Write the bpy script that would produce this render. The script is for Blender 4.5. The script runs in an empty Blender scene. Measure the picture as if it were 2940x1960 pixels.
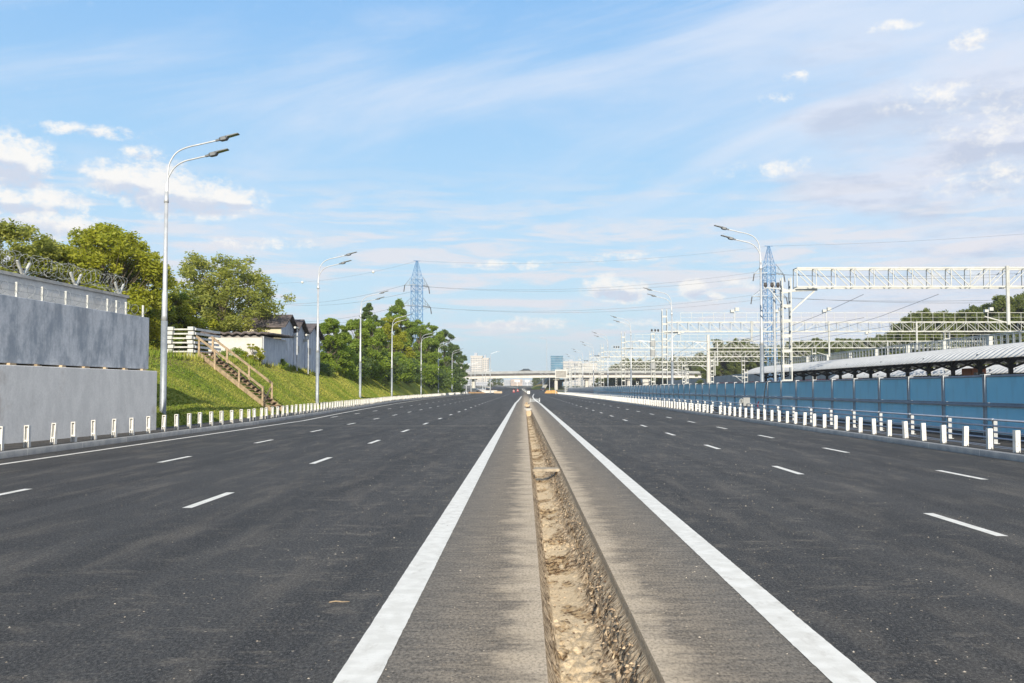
import bpy, math, random
import numpy as np
from mathutils import Vector, Matrix
R = math.radians
C = bpy.context.scene.collection
random.seed(7); rng = np.random.default_rng(7)

# ------------------------------------------------------------------ camera
cam = bpy.data.cameras.new('camera'); camo = bpy.data.objects.new('camera', cam); C.objects.link(camo)
cam.lens = 34.95; cam.sensor_width = 36; cam.clip_start = .1; cam.clip_end = 12000
YAW = math.atan(27/2283); PITCH = math.atan(109/2283)
camo.location = (0, 0, 1.6); camo.rotation_euler = (math.pi/2+PITCH, 0, YAW)
bpy.context.scene.camera = camo

# ------------------------------------------------------------------ sun, sky
SUN_EL = R(21); SAZ = math.atan2(-.02, 1.0)          # light travels towards +Y, slightly -X
ld = Vector((math.sin(SAZ)*math.cos(SUN_EL), math.cos(SAZ)*math.cos(SUN_EL), -math.sin(SUN_EL)))
sl = bpy.data.lights.new('sun', 'SUN'); sl.energy = 5.0; sl.angle = R(.5); sl.color = (1, .90, .74)
so = bpy.data.objects.new('sun', sl); C.objects.link(so); so.rotation_euler = ld.to_track_quat('-Z', 'Y').to_euler()
sc = bpy.context.scene
sc.view_settings.view_transform = 'Standard'; sc.view_settings.look = 'None'
sc.view_settings.exposure = 0.46; sc.view_settings.gamma = 1

world = bpy.data.worlds.new('World'); sc.world = world; world.use_nodes = True
def build_world():
    nt = world.node_tree; N = nt.nodes; L = nt.links; N.clear()
    def nd(t, **k):
        n = N.new(t)
        for a, b in k.items(): setattr(n, a, b)
        return n
    def ma(op, a, b=0.0, c=None, clamp=False):
        n = nd('ShaderNodeMath', operation=op, use_clamp=clamp)
        for i, v in enumerate([a, b] + ([c] if c is not None else [])):
            if isinstance(v, (int, float)): n.inputs[i].default_value = v
            else: L.new(v, n.inputs[i])
        return n.outputs[0]
    def sstep(v, lo, hi, o0=0, o1=1):
        n = nd('ShaderNodeMapRange', interpolation_type='SMOOTHSTEP')
        n.inputs['From Min'].default_value = lo; n.inputs['From Max'].default_value = hi
        n.inputs['To Min'].default_value = o0; n.inputs['To Max'].default_value = o1
        L.new(v, n.inputs['Value']); return n.outputs[0]
    def mix(f, a, b):
        n = nd('ShaderNodeMix', data_type='RGBA'); 
        for i, v in ((0, f), (6, a), (7, b)):
            if isinstance(v, (int, float)): n.inputs[i].default_value = v
            elif isinstance(v, tuple): n.inputs[i].default_value = (*v, 1)
            else: L.new(v, n.inputs[i])
        return n.outputs[2]
    sky = nd('ShaderNodeTexSky', sky_type='NISHITA'); sky.sun_disc = False
    sky.sun_elevation = SUN_EL; sky.sun_rotation = math.pi + SAZ
    sky.air_density = 1.0; sky.dust_density = .6; sky.ozone_density = 2.0
    tc = nd('ShaderNodeTexCoord'); sp = nd('ShaderNodeSeparateXYZ'); L.new(tc.outputs['Generated'], sp.inputs[0])
    x, y, z = sp.outputs
    az = ma('ARCTAN2', x, y); el = ma('ARCSINE', z)
    # planar cloud coordinates: direction projected on a layer overhead
    zz = ma('ADD', ma('MAXIMUM', z, 0.0), .09)
    cu = ma('DIVIDE', x, zz); cv = ma('DIVIDE', y, zz)
    def comb(a, b, c=0.0):
        n = nd('ShaderNodeCombineXYZ')
        for i, v in enumerate((a, b, c)):
            if isinstance(v, (int, float)): n.inputs[i].default_value = v
            else: L.new(v, n.inputs[i])
        return n.outputs[0]
    def noise(vec, sc_, det=6, ro=.55, dist=0):
        n = nd('ShaderNodeTexNoise'); L.new(vec, n.inputs['Vector'])
        n.inputs['Scale'].default_value = sc_; n.inputs['Detail'].default_value = det
        n.inputs['Roughness'].default_value = ro; n.inputs['Distortion'].default_value = dist
        return n.outputs[0]
    # clear sky: deepen the blue with height
    g = nd('ShaderNodeValToRGB'); cr = g.color_ramp
    cr.elements[0].position = 0; cr.elements[0].color = (4.7, 5.95, 6.5, 1)
    cr.elements[1].position = 1; cr.elements[1].color = (1.15, 2.3, 4.1, 1)
    for p, c in ((.12, (4.2, 5.9, 7.0)), (.30, (3.3, 5.3, 7.2)), (.62, (2.0, 4.05, 6.9))):
        e = cr.elements.new(p); e.color = (*c, 1)
    L.new(ma('MULTIPLY', ma('MAXIMUM', el, 0.0), 1/.62), g.inputs[0])
    clear = mix(.9, sky.outputs[0], g.outputs[0])
    # thin high veil, streaked, heavier to the right
    v1 = noise(comb(ma('MULTIPLY', cu, .5), ma('MULTIPLY', cv, .9), 3.1), .9, 7, .58, .6)
    v1b = noise(comb(ma('ADD', ma('MULTIPLY', az, 2.2), ma('MULTIPLY', el, -2.5)), ma('ADD', ma('MULTIPLY', el, 9.0), ma('MULTIPLY', az, -1.6)), 1.7), 1.3, 7, .6, .5)
    vsum = ma('ADD', ma('MULTIPLY', v1, .35), ma('MULTIPLY', v1b, .75))
    right = sstep(az, -.12, .5)
    veil = ma('MULTIPLY', sstep(ma('ADD', vsum, ma('MULTIPLY', right, .22)), .50, .84), .8)
    c1 = mix(veil, clear, (5.7, 6.2, 7.1))
    # lilac-grey bank right
    gb = noise(comb(ma('MULTIPLY', az, 3.2), ma('MULTIPLY', el, 11.0), 8.0), 1.5, 7, .58, .3)
    gbm = ma('MULTIPLY', sstep(ma('ADD', gb, ma('MULTIPLY', sstep(az, .1, .5), .28)), .64, .84), ma('MULTIPLY', sstep(el, .42, .2), sstep(az, .0, .35)))
    gcol = mix(sstep(noise(comb(ma('MULTIPLY', az, 4), ma('MULTIPLY', el, 16.0), 2.0), 2.2, 6, .6), .42, .6), (4.0, 4.4, 5.5), (5.7, 5.9, 6.7))
    c1 = mix(ma('MULTIPLY', gbm, .8), c1, gcol)
    # low flat streaks
    ls = noise(comb(ma('MULTIPLY', az, 5.0), ma('MULTIPLY', el, 36.0), 5.0), 1.8, 8, .6, .4)
    lsm = ma('MULTIPLY', sstep(ls, .43, .62), ma('MULTIPLY', sstep(el, .03, .06), sstep(el, .24, .13)))
    c1 = mix(ma('MULTIPLY', lsm, .85), c1, (6.15, 6.1, 6.45))
    # cumulus: placed in azimuth / elevation (radians)
    nz = noise(comb(ma('MULTIPLY', az, 1.0), ma('MULTIPLY', el, 1.4), 0.0), 46, 9, .66)
    nz2 = noise(comb(ma('MULTIPLY', az, 1.0), ma('MULTIPLY', el, 1.4), 4.0), 120, 6, .65)
    blobs = []
    def px(xx, yy, rx, ry, k=1.0):
        o = (xx-1203)/2283; a = math.atan(o); e = math.atan((893-yy)/2283*math.cos(a))
        blobs.append((a, e, rx/2283*math.cos(a)**2, ry/2283, k))
    px(30, 372, 95, 60); px(-10, 345, 80, 48); px(60, 462, 140, 34, .9); px(105, 512, 150, 32, .8); px(15,460,60,24,.9)
    px(270, 405, 100, 40); px(360, 430, 105, 58); px(470, 452, 125, 42); px(540, 462, 60, 16, .8)
    px(180, 290, 140, 14, .55); px(320, 345, 55, 16, .65)
    px(1400, 660, 60, 30); px(1440, 670, 50, 26); px(1600, 664, 38, 26); px(1630,680,36,12,.8)
    px(2240, 84, 50, 22, .7); px(2060, 50, 60, 12, .45); px(1835, 170, 30, 14, .42); px(1790, 216, 46, 12, .35);
    px(1150, 607, 120, 12, .6); px(1420, 590, 100, 12, .55)
    px(1200, 742, 120, 16, .55); px(1700, 650, 90, 13, .5); px(600, 555, 130, 14, .5); px(2180, 215, 160, 30, .34); px(2300, 280, 150, 40, .34)
    px(2290, 400, 160, 45, .3); px(1790, 385, 120, 20, .42); px(1480, 745, 90, 12, .5); px(2200, 640, 150, 22, .45)
    tot = None; low = None
    for a, e, ra, re, k in blobs:
        da = ma('DIVIDE', ma('SUBTRACT', az, a), ra); de = ma('DIVIDE', ma('SUBTRACT', el, e), re)
        m = ma('SUBTRACT', 1.0, ma('ADD', ma('MULTIPLY', da, da), ma('MULTIPLY', de, de)))
        m = ma('MULTIPLY', ma('MAXIMUM', m, -1.4), k) if k < 1 else ma('MAXIMUM', m, -1.4)
        if k < 1: m = ma('SUBTRACT', m, (1-k)*.45)
        sh = ma('MULTIPLY', de, ma('MAXIMUM', m, 0.0))
        tot = m if tot is None else ma('MAXIMUM', tot, m)
        low = sh if low is None else ma('ADD', low, sh)
    f = ma('ADD', tot, ma('MULTIPLY', ma('SUBTRACT', nz, .5), 3.9))
    f = ma('ADD', f, ma('MULTIPLY', ma('SUBTRACT', nz2, .5), 1.7))
    cm = ma('MULTIPLY', sstep(f, -.50, .95), sstep(tot, -1.0, .05))
    shade = sstep(ma('ADD', low, ma('MULTIPLY', ma('SUBTRACT', nz, .5), 1.1)), -.32, .12)
    ccol = mix(shade, (4.9, 5.3, 6.2), (7.5, 7.3, 7.0))
    c2 = mix(ma('MULTIPLY', cm, .93), c1, ccol)
    bg = nd('ShaderNodeBackground'); bg.inputs['Strength'].default_value = .1
    L.new(c2, bg.inputs['Color'])
    o = nd('ShaderNodeOutputWorld'); L.new(bg.outputs[0], o.inputs[0])
build_world()

# ------------------------------------------------------------------ helpers
def tag(o, label=None, cat=None, group=None, kind=None):
    if label: o['label'] = label
    if cat: o['category'] = cat
    if group: o['group'] = group
    if kind: o['kind'] = kind
    return o
def thing(name, label, cat, loc=(0, 0, 0), rz=0, group=None, scale=1):
    o = bpy.data.objects.new(name, None); C.objects.link(o); o.empty_display_size = .3
    o.location = loc; o.rotation_euler = (0, 0, rz)
    if scale != 1: o.scale = (scale,)*3
    return tag(o, label, cat, group)
def mesh_obj(name, V, F, mat, parent=None, smooth=False):
    me = bpy.data.meshes.new(name)
    me.from_pydata([tuple(v) for v in V], [], F)
    if mat: me.materials.append(mat)
    if smooth: me.polygons.foreach_set('use_smooth', [True]*len(me.polygons))
    o = bpy.data.objects.new(name, me); C.objects.link(o); o.parent = parent
    return o
def quads_obj(name, V, mat, parent=None, attr=None, nper=4, link=True):
    """V: (n*nper,3) array of separate polygons"""
    n = len(V)//nper
    me = bpy.data.meshes.new(name); me.vertices.add(len(V)); me.vertices.foreach_set('co', np.asarray(V, np.float32).ravel())
    me.loops.add(len(V)); me.loops.foreach_set('vertex_index', np.arange(len(V), dtype=np.int32))
    me.polygons.add(n); me.polygons.foreach_set('loop_start', np.arange(0, len(V), nper, dtype=np.int32))
    me.polygons.foreach_set('loop_total', np.full(n, nper, np.int32))
    me.update(calc_edges=True)
    if attr is not None:
        a = me.attributes.new('var', 'FLOAT', 'POINT'); a.data.foreach_set('value', np.asarray(attr, np.float32))
    if mat: me.materials.append(mat)
    o = bpy.data.objects.new(name, me)
    if link: C.objects.link(o)
    o.parent = parent
    return o
def grid_obj(name, P, mat, parent=None, smooth=True):
    """P: (a,b,3) array"""
    a, b = P.shape[:2]; me = bpy.data.meshes.new(name)
    me.vertices.add(a*b); me.vertices.foreach_set('co', P.astype(np.float32).ravel())
    i = np.arange(a-1)[:, None]*b + np.arange(b-1)[None, :]
    q = np.stack([i, i+1, i+1+b, i+b], -1).reshape(-1, 4).astype(np.int32)
    me.loops.add(q.size); me.loops.foreach_set('vertex_index', q.ravel())
    me.polygons.add(len(q)); me.polygons.foreach_set('loop_start', np.arange(0, q.size, 4, dtype=np.int32))
    me.polygons.foreach_set('loop_total', np.full(len(q), 4, np.int32))
    me.update(calc_edges=True)
    if smooth: me.polygons.foreach_set('use_smooth', [True]*len(q))
    me.materials.append(mat); o = bpy.data.objects.new(name, me); C.objects.link(o); o.parent = parent
    return o
class MB:
    def __init__(s): s.v = []; s.f = []
    def add(s, V, F):
        n = len(s.v); s.v += [tuple(p) for p in V]; s.f += [tuple(i+n for i in f) for f in F]
    def box(s, x0, x1, y0, y1, z0, z1):
        V = [(x, y, z) for x in (x0, x1) for y in (y0, y1) for z in (z0, z1)]
        s.add(V, [(0, 1, 3, 2), (4, 6, 7, 5), (0, 4, 5, 1), (2, 3, 7, 6), (0, 2, 6, 4), (1, 5, 7, 3)])
    def bar(s, p, q, w, h=None, up=(0, 0, 1)):
        h = h or w; p = Vector(p); q = Vector(q); d = (q-p)
        if d.length < 1e-6: return
        d.normalize(); u = Vector(up)
        if abs(d.dot(u)) > .95: u = Vector((0, 1, 0)) if abs(d.y) < .9 else Vector((1, 0, 0))
        a = d.cross(u).normalized()*w/2; b = a.cross(d).normalized()*h/2
        V = [e+k*a+l*b for e in (p, q) for k, l in ((-1, -1), (1, -1), (1, 1), (-1, 1))]
        s.add(V, [(3, 2, 1, 0), (4, 5, 6, 7), (0, 1, 5, 4), (1, 2, 6, 5), (2, 3, 7, 6), (3, 0, 4, 7)])
    def tube(s, pts, r, n=8, caps=True):
        pts = [Vector(p) for p in pts]; m = len(pts); rs = r if isinstance(r, (list, tuple)) else [r]*m
        V = []; F = []; a = None
        for i, p in enumerate(pts):
            d = (pts[min(i+1, m-1)]-pts[max(i-1, 0)]).normalized()
            if a is None: a = d.orthogonal().normalized()
            else: a = (a-d*a.dot(d)).normalized()
            b = d.cross(a)
            for k in range(n):
                t = 2*math.pi*k/n; V.append(p+(a*math.cos(t)+b*math.sin(t))*rs[i])
        for i in range(m-1):
            for k in range(n):
                k2 = (k+1) % n; F.append((i*n+k, i*n+k2, (i+1)*n+k2, (i+1)*n+k))
        if caps: F.append(tuple(range(n-1, -1, -1))); F.append(tuple((m-1)*n+k for k in range(n)))
        s.add(V, F)
    def prism(s, poly, axis, a0, a1):
        """poly in the two other axes (cyclic order), extruded on axis"""
        def P(u, v, w): return {'x': (w, u, v), 'y': (u, w, v), 'z': (u, v, w)}[axis]
        n = len(poly); V = [P(u, v, a0) for u, v in poly]+[P(u, v, a1) for u, v in poly]
        F = [tuple(range(n)), tuple(range(2*n-1, n-1, -1))]+[(i, i+n, (i+1) % n+n, (i+1) % n) for i in range(n)]
        s.add(V, F)
    def ball(s, c, r, n=8, sc=(1, 1, 1)):
        V = []; F = []
        for i in range(n//2+1):
            t = math.pi*i/(n//2)
            for k in range(n):
                p = 2*math.pi*k/n; V.append((c[0]+r*sc[0]*math.sin(t)*math.cos(p), c[1]+r*sc[1]*math.sin(t)*math.sin(p), c[2]+r*sc[2]*math.cos(t)))
        for i in range(n//2):
            for k in range(n):
                F.append((i*n+k, (i+1)*n+k, (i+1)*n+(k+1) % n, i*n+(k+1) % n))
        s.add(V, F)
    def build(s, name, mat, parent=None, smooth=False, bevel=0):
        o = mesh_obj(name, s.v, s.f, mat, parent, smooth)
        if bevel:
            b = o.modifiers.new('bevel', 'BEVEL'); b.width = bevel; b.segments = 2; b.limit_method = 'ANGLE'
        return o
def copy_tree(o, parent=None):
    c = o.copy(); C.objects.link(c); c.parent = parent
    for ch in list(o.children): copy_tree(ch, c)
    return c
def interp(pts, y):
    return float(np.interp(y, [p[0] for p in pts], [p[1] for p in pts]))

# ------------------------------------------------------------------ materials
def newmat(name):
    m = bpy.data.materials.new(name); m.use_nodes = True; nt = m.node_tree
    return m, nt, nt.nodes['Principled BSDF']
class NT:
    def __init__(s, nt):
        s.nt = nt; s.tc = nt.nodes.new('ShaderNodeTexCoord'); s.obj = s.tc.outputs['Object']
    def n(s, t, **k):
        x = s.nt.nodes.new(t)
        for a, b in k.items(): setattr(x, a, b)
        return x
    def put(s, sock, v):
        if isinstance(v, (int, float)): sock.default_value = v
        elif isinstance(v, tuple): sock.default_value = (*v, 1) if len(v) == 3 and sock.type == 'RGBA' else v
        else: s.nt.links.new(v, sock)
    def ma(s, op, a, b=0.0, clamp=False):
        x = s.n('ShaderNodeMath', operation=op, use_clamp=clamp); s.put(x.inputs[0], a); s.put(x.inputs[1], b); return x.outputs[0]
    def mp(s, scale=(1, 1, 1), loc=(0, 0, 0), rot=(0, 0, 0), vec=None):
        x = s.n('ShaderNodeMapping'); s.nt.links.new(vec or s.obj, x.inputs[0])
        x.inputs['Location'].default_value = loc; x.inputs['Scale'].default_value = scale; x.inputs['Rotation'].default_value = rot
        return x.outputs[0]
    def noise(s, scale, det=4, ro=.55, vec=None, dist=0):
        x = s.n('ShaderNodeTexNoise'); s.nt.links.new(vec or s.obj, x.inputs['Vector'])
        x.inputs['Scale'].default_value = scale; x.inputs['Detail'].default_value = det; x.inputs['Roughness'].default_value = ro
        x.inputs['Distortion'].default_value = dist; return x.outputs[0]
    def vor(s, scale, vec=None, feat='F1'):
        x = s.n('ShaderNodeTexVoronoi', feature=feat); s.nt.links.new(vec or s.obj, x.inputs['Vector']); x.inputs['Scale'].default_value = scale
        return x
    def ss(s, v, lo, hi, o0=0.0, o1=1.0):
        x = s.n('ShaderNodeMapRange', interpolation_type='SMOOTHSTEP'); s.put(x.inputs['Value'], v)
        x.inputs['From Min'].default_value = lo; x.inputs['From Max'].default_value = hi
        x.inputs['To Min'].default_value = o0; x.inputs['To Max'].default_value = o1; return x.outputs[0]
    def mix(s, f, a, b, mode='MIX'):
        x = s.n('ShaderNodeMix', data_type='RGBA', blend_type=mode)
        s.put(x.inputs[0], f); s.put(x.inputs[6], a); s.put(x.inputs[7], b); return x.outputs[2]
    def sep(s, vec=None):
        x = s.n('ShaderNodeSeparateXYZ'); s.nt.links.new(vec or s.obj, x.inputs[0]); return x.outputs
    def bump(s, h, strength=.3, dist=.01):
        x = s.n('ShaderNodeBump'); s.put(x.inputs['Height'], h); x.inputs['Strength'].default_value = strength; x.inputs['Distance'].default_value = dist
        return x.outputs[0]
def plain(name, col, rough=.6, metal=0.0, var=.18, vs=2.0, bump=.0, bs=30, dirt=None, spec=.5):
    m, nt, b = newmat(name); t = NT(nt)
    n1 = t.noise(vs, 5); n2 = t.noise(vs*7, 4)
    f = t.ma('ADD', t.ma('MULTIPLY', n1, .7), t.ma('MULTIPLY', n2, .3))
    lo = tuple(c*(1-var) for c in col); hi = tuple(min(1, c*(1+var)) for c in col)
    c = t.mix(t.ss(f, .35, .65), lo, hi)
    if dirt: c = t.mix(t.ma('MULTIPLY', t.ss(t.noise(vs*1.7, 6, .65), .5, .68), dirt[1]), c, dirt[0])
    nt.links.new(c, b.inputs['Base Color']); b.inputs['Metallic'].default_value = metal
    t.put(b.inputs['Roughness'], t.ss(n2, .3, .7, max(.05, rough-.08), min(1, rough+.08)))
    b.inputs['Specular IOR Level'].default_value = spec
    if bump: nt.links.new(t.bump(t.noise(bs, 5), bump, .02), b.inputs['Normal'])
    return m
white_paint = plain('white_paint', (.60, .60, .58), .5, var=.10, dirt=((.34, .29, .22), .5), vs=5)
galv = plain('galvanised_steel', (.46, .48, .50), .42, .3, var=.12, vs=3)
galv_dark = plain('dull_galvanised_steel', (.27, .30, .33), .5, .35, var=.15, vs=2)
rail_gal = plain('railing_steel', (.42, .44, .50), .38, .45, var=.1)
white_steel = plain('white_steel', (.44, .45, .43), .5, .0, var=.12, vs=2, dirt=((.33, .30, .25), .3))
blue_steel = plain('blue_steel', (.11, .24, .44), .5, var=.15)
grey_cap = plain('dark_grey_cap', (.10, .12, .15), .45, .2)
rust = plain('rusty_steel', (.20, .09, .05), .85, .2, var=.4, vs=12, bump=.4)
wood = plain('weathered_wood', (.33, .25, .16), .85, var=.3, vs=5, bump=.4, bs=25)
wood_dark = plain('dark_wet_wood', (.20, .13, .09), .9, var=.35, vs=8, bump=.4)
black_rub = plain('black_rubber', (.02, .02, .022), .7)
dark_iron = plain('dark_iron', (.055, .05, .048), .6)
concrete = plain('pale_concrete', (.42, .41, .38), .85, var=.12, vs=1.5, bump=.3, bs=25)
concrete_white = plain('white_concrete', (.52, .50, .46), .8, var=.1, vs=.4)
concrete_grey = plain('grey_concrete', (.30, .31, .31), .85, var=.15, vs=.4)
glass_dark = plain('dark_glass', (.03, .05, .07), .12, spec=.8)
brickred = plain('red_paint', (.35, .03, .03), .6)
wire_mat = plain('wire_grey', (.12, .13, .15), .5, .4)
razor_mat = plain('razor_wire_steel', (.26, .28, .28), .5, .4)
bark = plain('bark', (.10, .08, .06), .9, var=.35, vs=4, bump=.6)
roof_dark = plain('old_felt_roof', (.10, .085, .085), .95, var=.45, vs=2.5, bump=.8, bs=8)
canopy_mat = plain('canopy_white_metal', (.50, .51, .52), .45, .15, var=.08, dirt=((.3, .3, .3), .2))
tan = plain('tan_block', (.46, .36, .24), .9, var=.12, bump=.3)
orange_sand = plain('orange_sand', (.50, .27, .09), .95, var=.2, vs=3, bump=.6, bs=6)

def m_kerb():
    m, nt, b = newmat('kerb_stone'); t = NT(nt); x, y, z = t.sep()
    n = t.noise(2.5, 6); n2 = t.noise(40, 5)
    c = t.mix(t.ss(n, .35, .65), (.24, .25, .26), (.37, .37, .36))
    fr = t.ma('FRACT', t.ma('DIVIDE', y, 3.0)); j = t.ma('LESS_THAN', fr, .006)
    wn = t.n('ShaderNodeTexWhiteNoise', noise_dimensions='1D'); nt.links.new(t.ma('FLOOR', t.ma('DIVIDE', y, 3.0)), wn.inputs['W'])
    c = t.mix(t.ma('MULTIPLY', wn.outputs[0], .45), c, (.17, .18, .19))
    c = t.mix(j, c, (.55, .53, .48)); 
    c = t.mix(t.ma('MULTIPLY', t.ss(n2, .5, .62), .3), c, (.48, .45, .40))
    nt.links.new(c, b.inputs['Base Color']); b.inputs['Roughness'].default_value = .85
    nt.links.new(t.bump(n2, .4, .01), b.inputs['Normal']); return m
kerb_mat = m_kerb()

def m_asphalt():
    m, nt, b = newmat('asphalt'); t = NT(nt); x, y, z = t.sep()
    grain = t.noise(150, 3, .7); g2 = t.noise(1.0, 5, .75, t.mp((48, 24, 10)))
    lanes = t.noise(1.0, 5, .6, t.mp((1.0, .03, 1)))
    big = t.noise(.22, 5, .6, t.mp((1, .6, 1)))
    c = t.mix(t.ss(lanes, .38, .62), (.021, .021, .0225), (.050, .049, .049))
    c = t.mix(t.ma('MULTIPLY', t.ss(big, .4, .7), .45), c, (.062, .060, .058))
    c = t.mix(t.ss(g2, .50, .62, 0, .75), c, (.13, .127, .12))
    c = t.mix(t.ss(g2, .50, .38, 0, .85), c, (.008, .008, .0085))
    c = t.mix(t.ss(grain, .52, .64, 0, .75), c, (.16, .152, .14))
    c = t.mix(t.ss(grain, .46, .36, 0, .7), c, (.008, .008, .008))
    v = t.vor(55); wn = t.n('ShaderNodeTexWhiteNoise'); nt.links.new(v.outputs['Position'], wn.inputs[0])
    chip = t.ma('MULTIPLY', t.ma('LESS_THAN', v.outputs['Distance'], .22), t.ma('GREATER_THAN', wn.outputs[0], .80))
    c = t.mix(t.ma('MULTIPLY', chip, .6), c, (.28, .26, .23))
    v2 = t.vor(16); wn2 = t.n('ShaderNodeTexWhiteNoise'); nt.links.new(v2.outputs['Position'], wn2.inputs[0])
    chip2 = t.ma('MULTIPLY', t.ma('LESS_THAN', v2.outputs['Distance'], .16), t.ma('GREATER_THAN', wn2.outputs[0], .92))
    # dust
    dsand = t.mix(t.noise(3, 4), (.48, .385, .27), (.68, .56, .42))
    dl = t.ma('SUBTRACT', .14, x); dr = t.ma('SUBTRACT', x, .70)
    dsand = t.mix(t.ss(t.ma('MAXIMUM', dl, dr), .35, .95, 0, .85), dsand, (.40, .35, .285))
    d = t.ma('MAXIMUM', dl, dr)                                   # metres from the trench edge
    cross = t.noise(1.0, 7, .7, t.mp((1.2, 2.6, 1)), .8)          # smears across the road
    cross2 = t.noise(1.0, 7, .7, t.mp((3.0, 13, 1)))
    mott = t.noise(2.6, 8, .72)
    dn = t.ma('ADD', t.ma('MULTIPLY', cross, .36), t.ma('ADD', t.ma('MULTIPLY', cross2, .22), t.ma('MULTIPLY', mott, .42)))
    wob = t.ma('ADD', d, t.ma('MULTIPLY', t.ma('SUBTRACT', dn, .5), -1.6))
    near = t.ma('MULTIPLY', t.ma('MULTIPLY', t.ss(wob, .60, .0), .92), t.ss(dn, .30, .55, .75, 1.0))
    fine2 = t.ma('ADD', t.ma('MULTIPLY', cross2, .55), t.ma('ADD', t.ma('MULTIPLY', g2, .25), t.ma('MULTIPLY', mott, .2)))
    med = t.ma('MULTIPLY', t.ss(d, 1.30, .85), t.ss(fine2, .42, .58, .24, .46))
    wide = t.ma('MULTIPLY', t.ss(d, 7.0, 1.6), t.ss(dn, .50, .62, 0, .24))
    speck = t.ma('MULTIPLY', t.ss(t.noise(24, 5, .75), .56, .68), t.ma('MULTIPLY', t.ss(d, 8.0, .6), t.ss(mott, .44, .62, .06, .5)))
    dust = t.ma('MAXIMUM', t.ma('MAXIMUM', near, med), t.ma('MAXIMUM', wide, speck))
    gen = t.ma('MULTIPLY', t.ss(t.noise(1.0, 6, .65, t.mp((2.2, .4, 1))), .46, .70), .14)
    dust = t.ma('MAXIMUM', dust, gen)
    dust = t.ma('MULTIPLY', dust, t.ss(g2, .30, .58, .45, 1.08), clamp=True)
    dust = t.ma('MULTIPLY', dust, t.ss(y, 300, 90, .3, 1.0))
    dust = t.ma('MAXIMUM', dust, t.ma('MULTIPLY', chip2, t.ss(d, 9, .5, .1, .9)))
    c = t.mix(dust, c, dsand)
    # transverse construction joint
    jn = t.ma('ABSOLUTE', t.ma('SUBTRACT', t.ma('ADD', y, t.ma('MULTIPLY', t.noise(.6, 3), .5)), 43.4))
    c = t.mix(t.ma('MULTIPLY', t.ss(jn, .5, .1), .38), c, (.24, .21, .17))
    nt.links.new(c, b.inputs['Base Color'])
    t.put(b.inputs['Roughness'], t.ss(dust, 0, .6, .80, .97)); b.inputs['Specular IOR Level'].default_value = .22
    h = t.ma('ADD', t.ma('MULTIPLY', grain, .6), t.ma('MULTIPLY', g2, .4))
    nt.links.new(t.bump(h, .5, .012), b.inputs['Normal']); return m
asphalt = m_asphalt()

def m_verge():
    m, nt, b = newmat('verge_asphalt'); t = NT(nt)
    n = t.noise(3, 6, .65); g = t.noise(60, 4, .7)
    c = t.mix(t.ss(n, .4, .65), (.035, .033, .032), (.075, .066, .056))
    c = t.mix(t.ma('MULTIPLY', t.ss(t.noise(9, 6, .7), .60, .74), .5), c, (.30, .23, .15))
    c = t.mix(t.ss(g, .5, .7, 0, .3), c, (.14, .13, .12))
    nt.links.new(c, b.inputs['Base Color']); b.inputs['Roughness'].default_value = .9
    nt.links.new(t.bump(g, .5, .02), b.inputs['Normal']); return m
verge_mat = m_verge()

def m_line():
    m, nt, b = newmat('road_paint'); t = NT(nt); x, y, z = t.sep()
    w = t.ss(t.noise(70, 5, .75), .60, .70); w2 = t.ss(t.noise(3, 6, .7), .48, .66)
    c = t.mix(t.ss(t.noise(6, 5), .35, .7), (.72, .69, .62), (.85, .82, .75))
    near = t.ss(y, 60, 20)
    c = t.mix(t.ma('MULTIPLY', t.ma('MULTIPLY', w, w2), near), c, (.14, .13, .12))
    c = t.mix(t.ma('MULTIPLY', t.ss(t.noise(1.0, 6, .65, t.mp((8, 3, 1))), .52, .72), .38), c, (.42, .38, .31))
    nt.links.new(c, b.inputs['Base Color']); b.inputs['Roughness'].default_value = .6
    nt.links.new(t.bump(t.noise(120, 3), .4, .006), b.inputs['Normal']); return m
paint = m_line()

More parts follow.
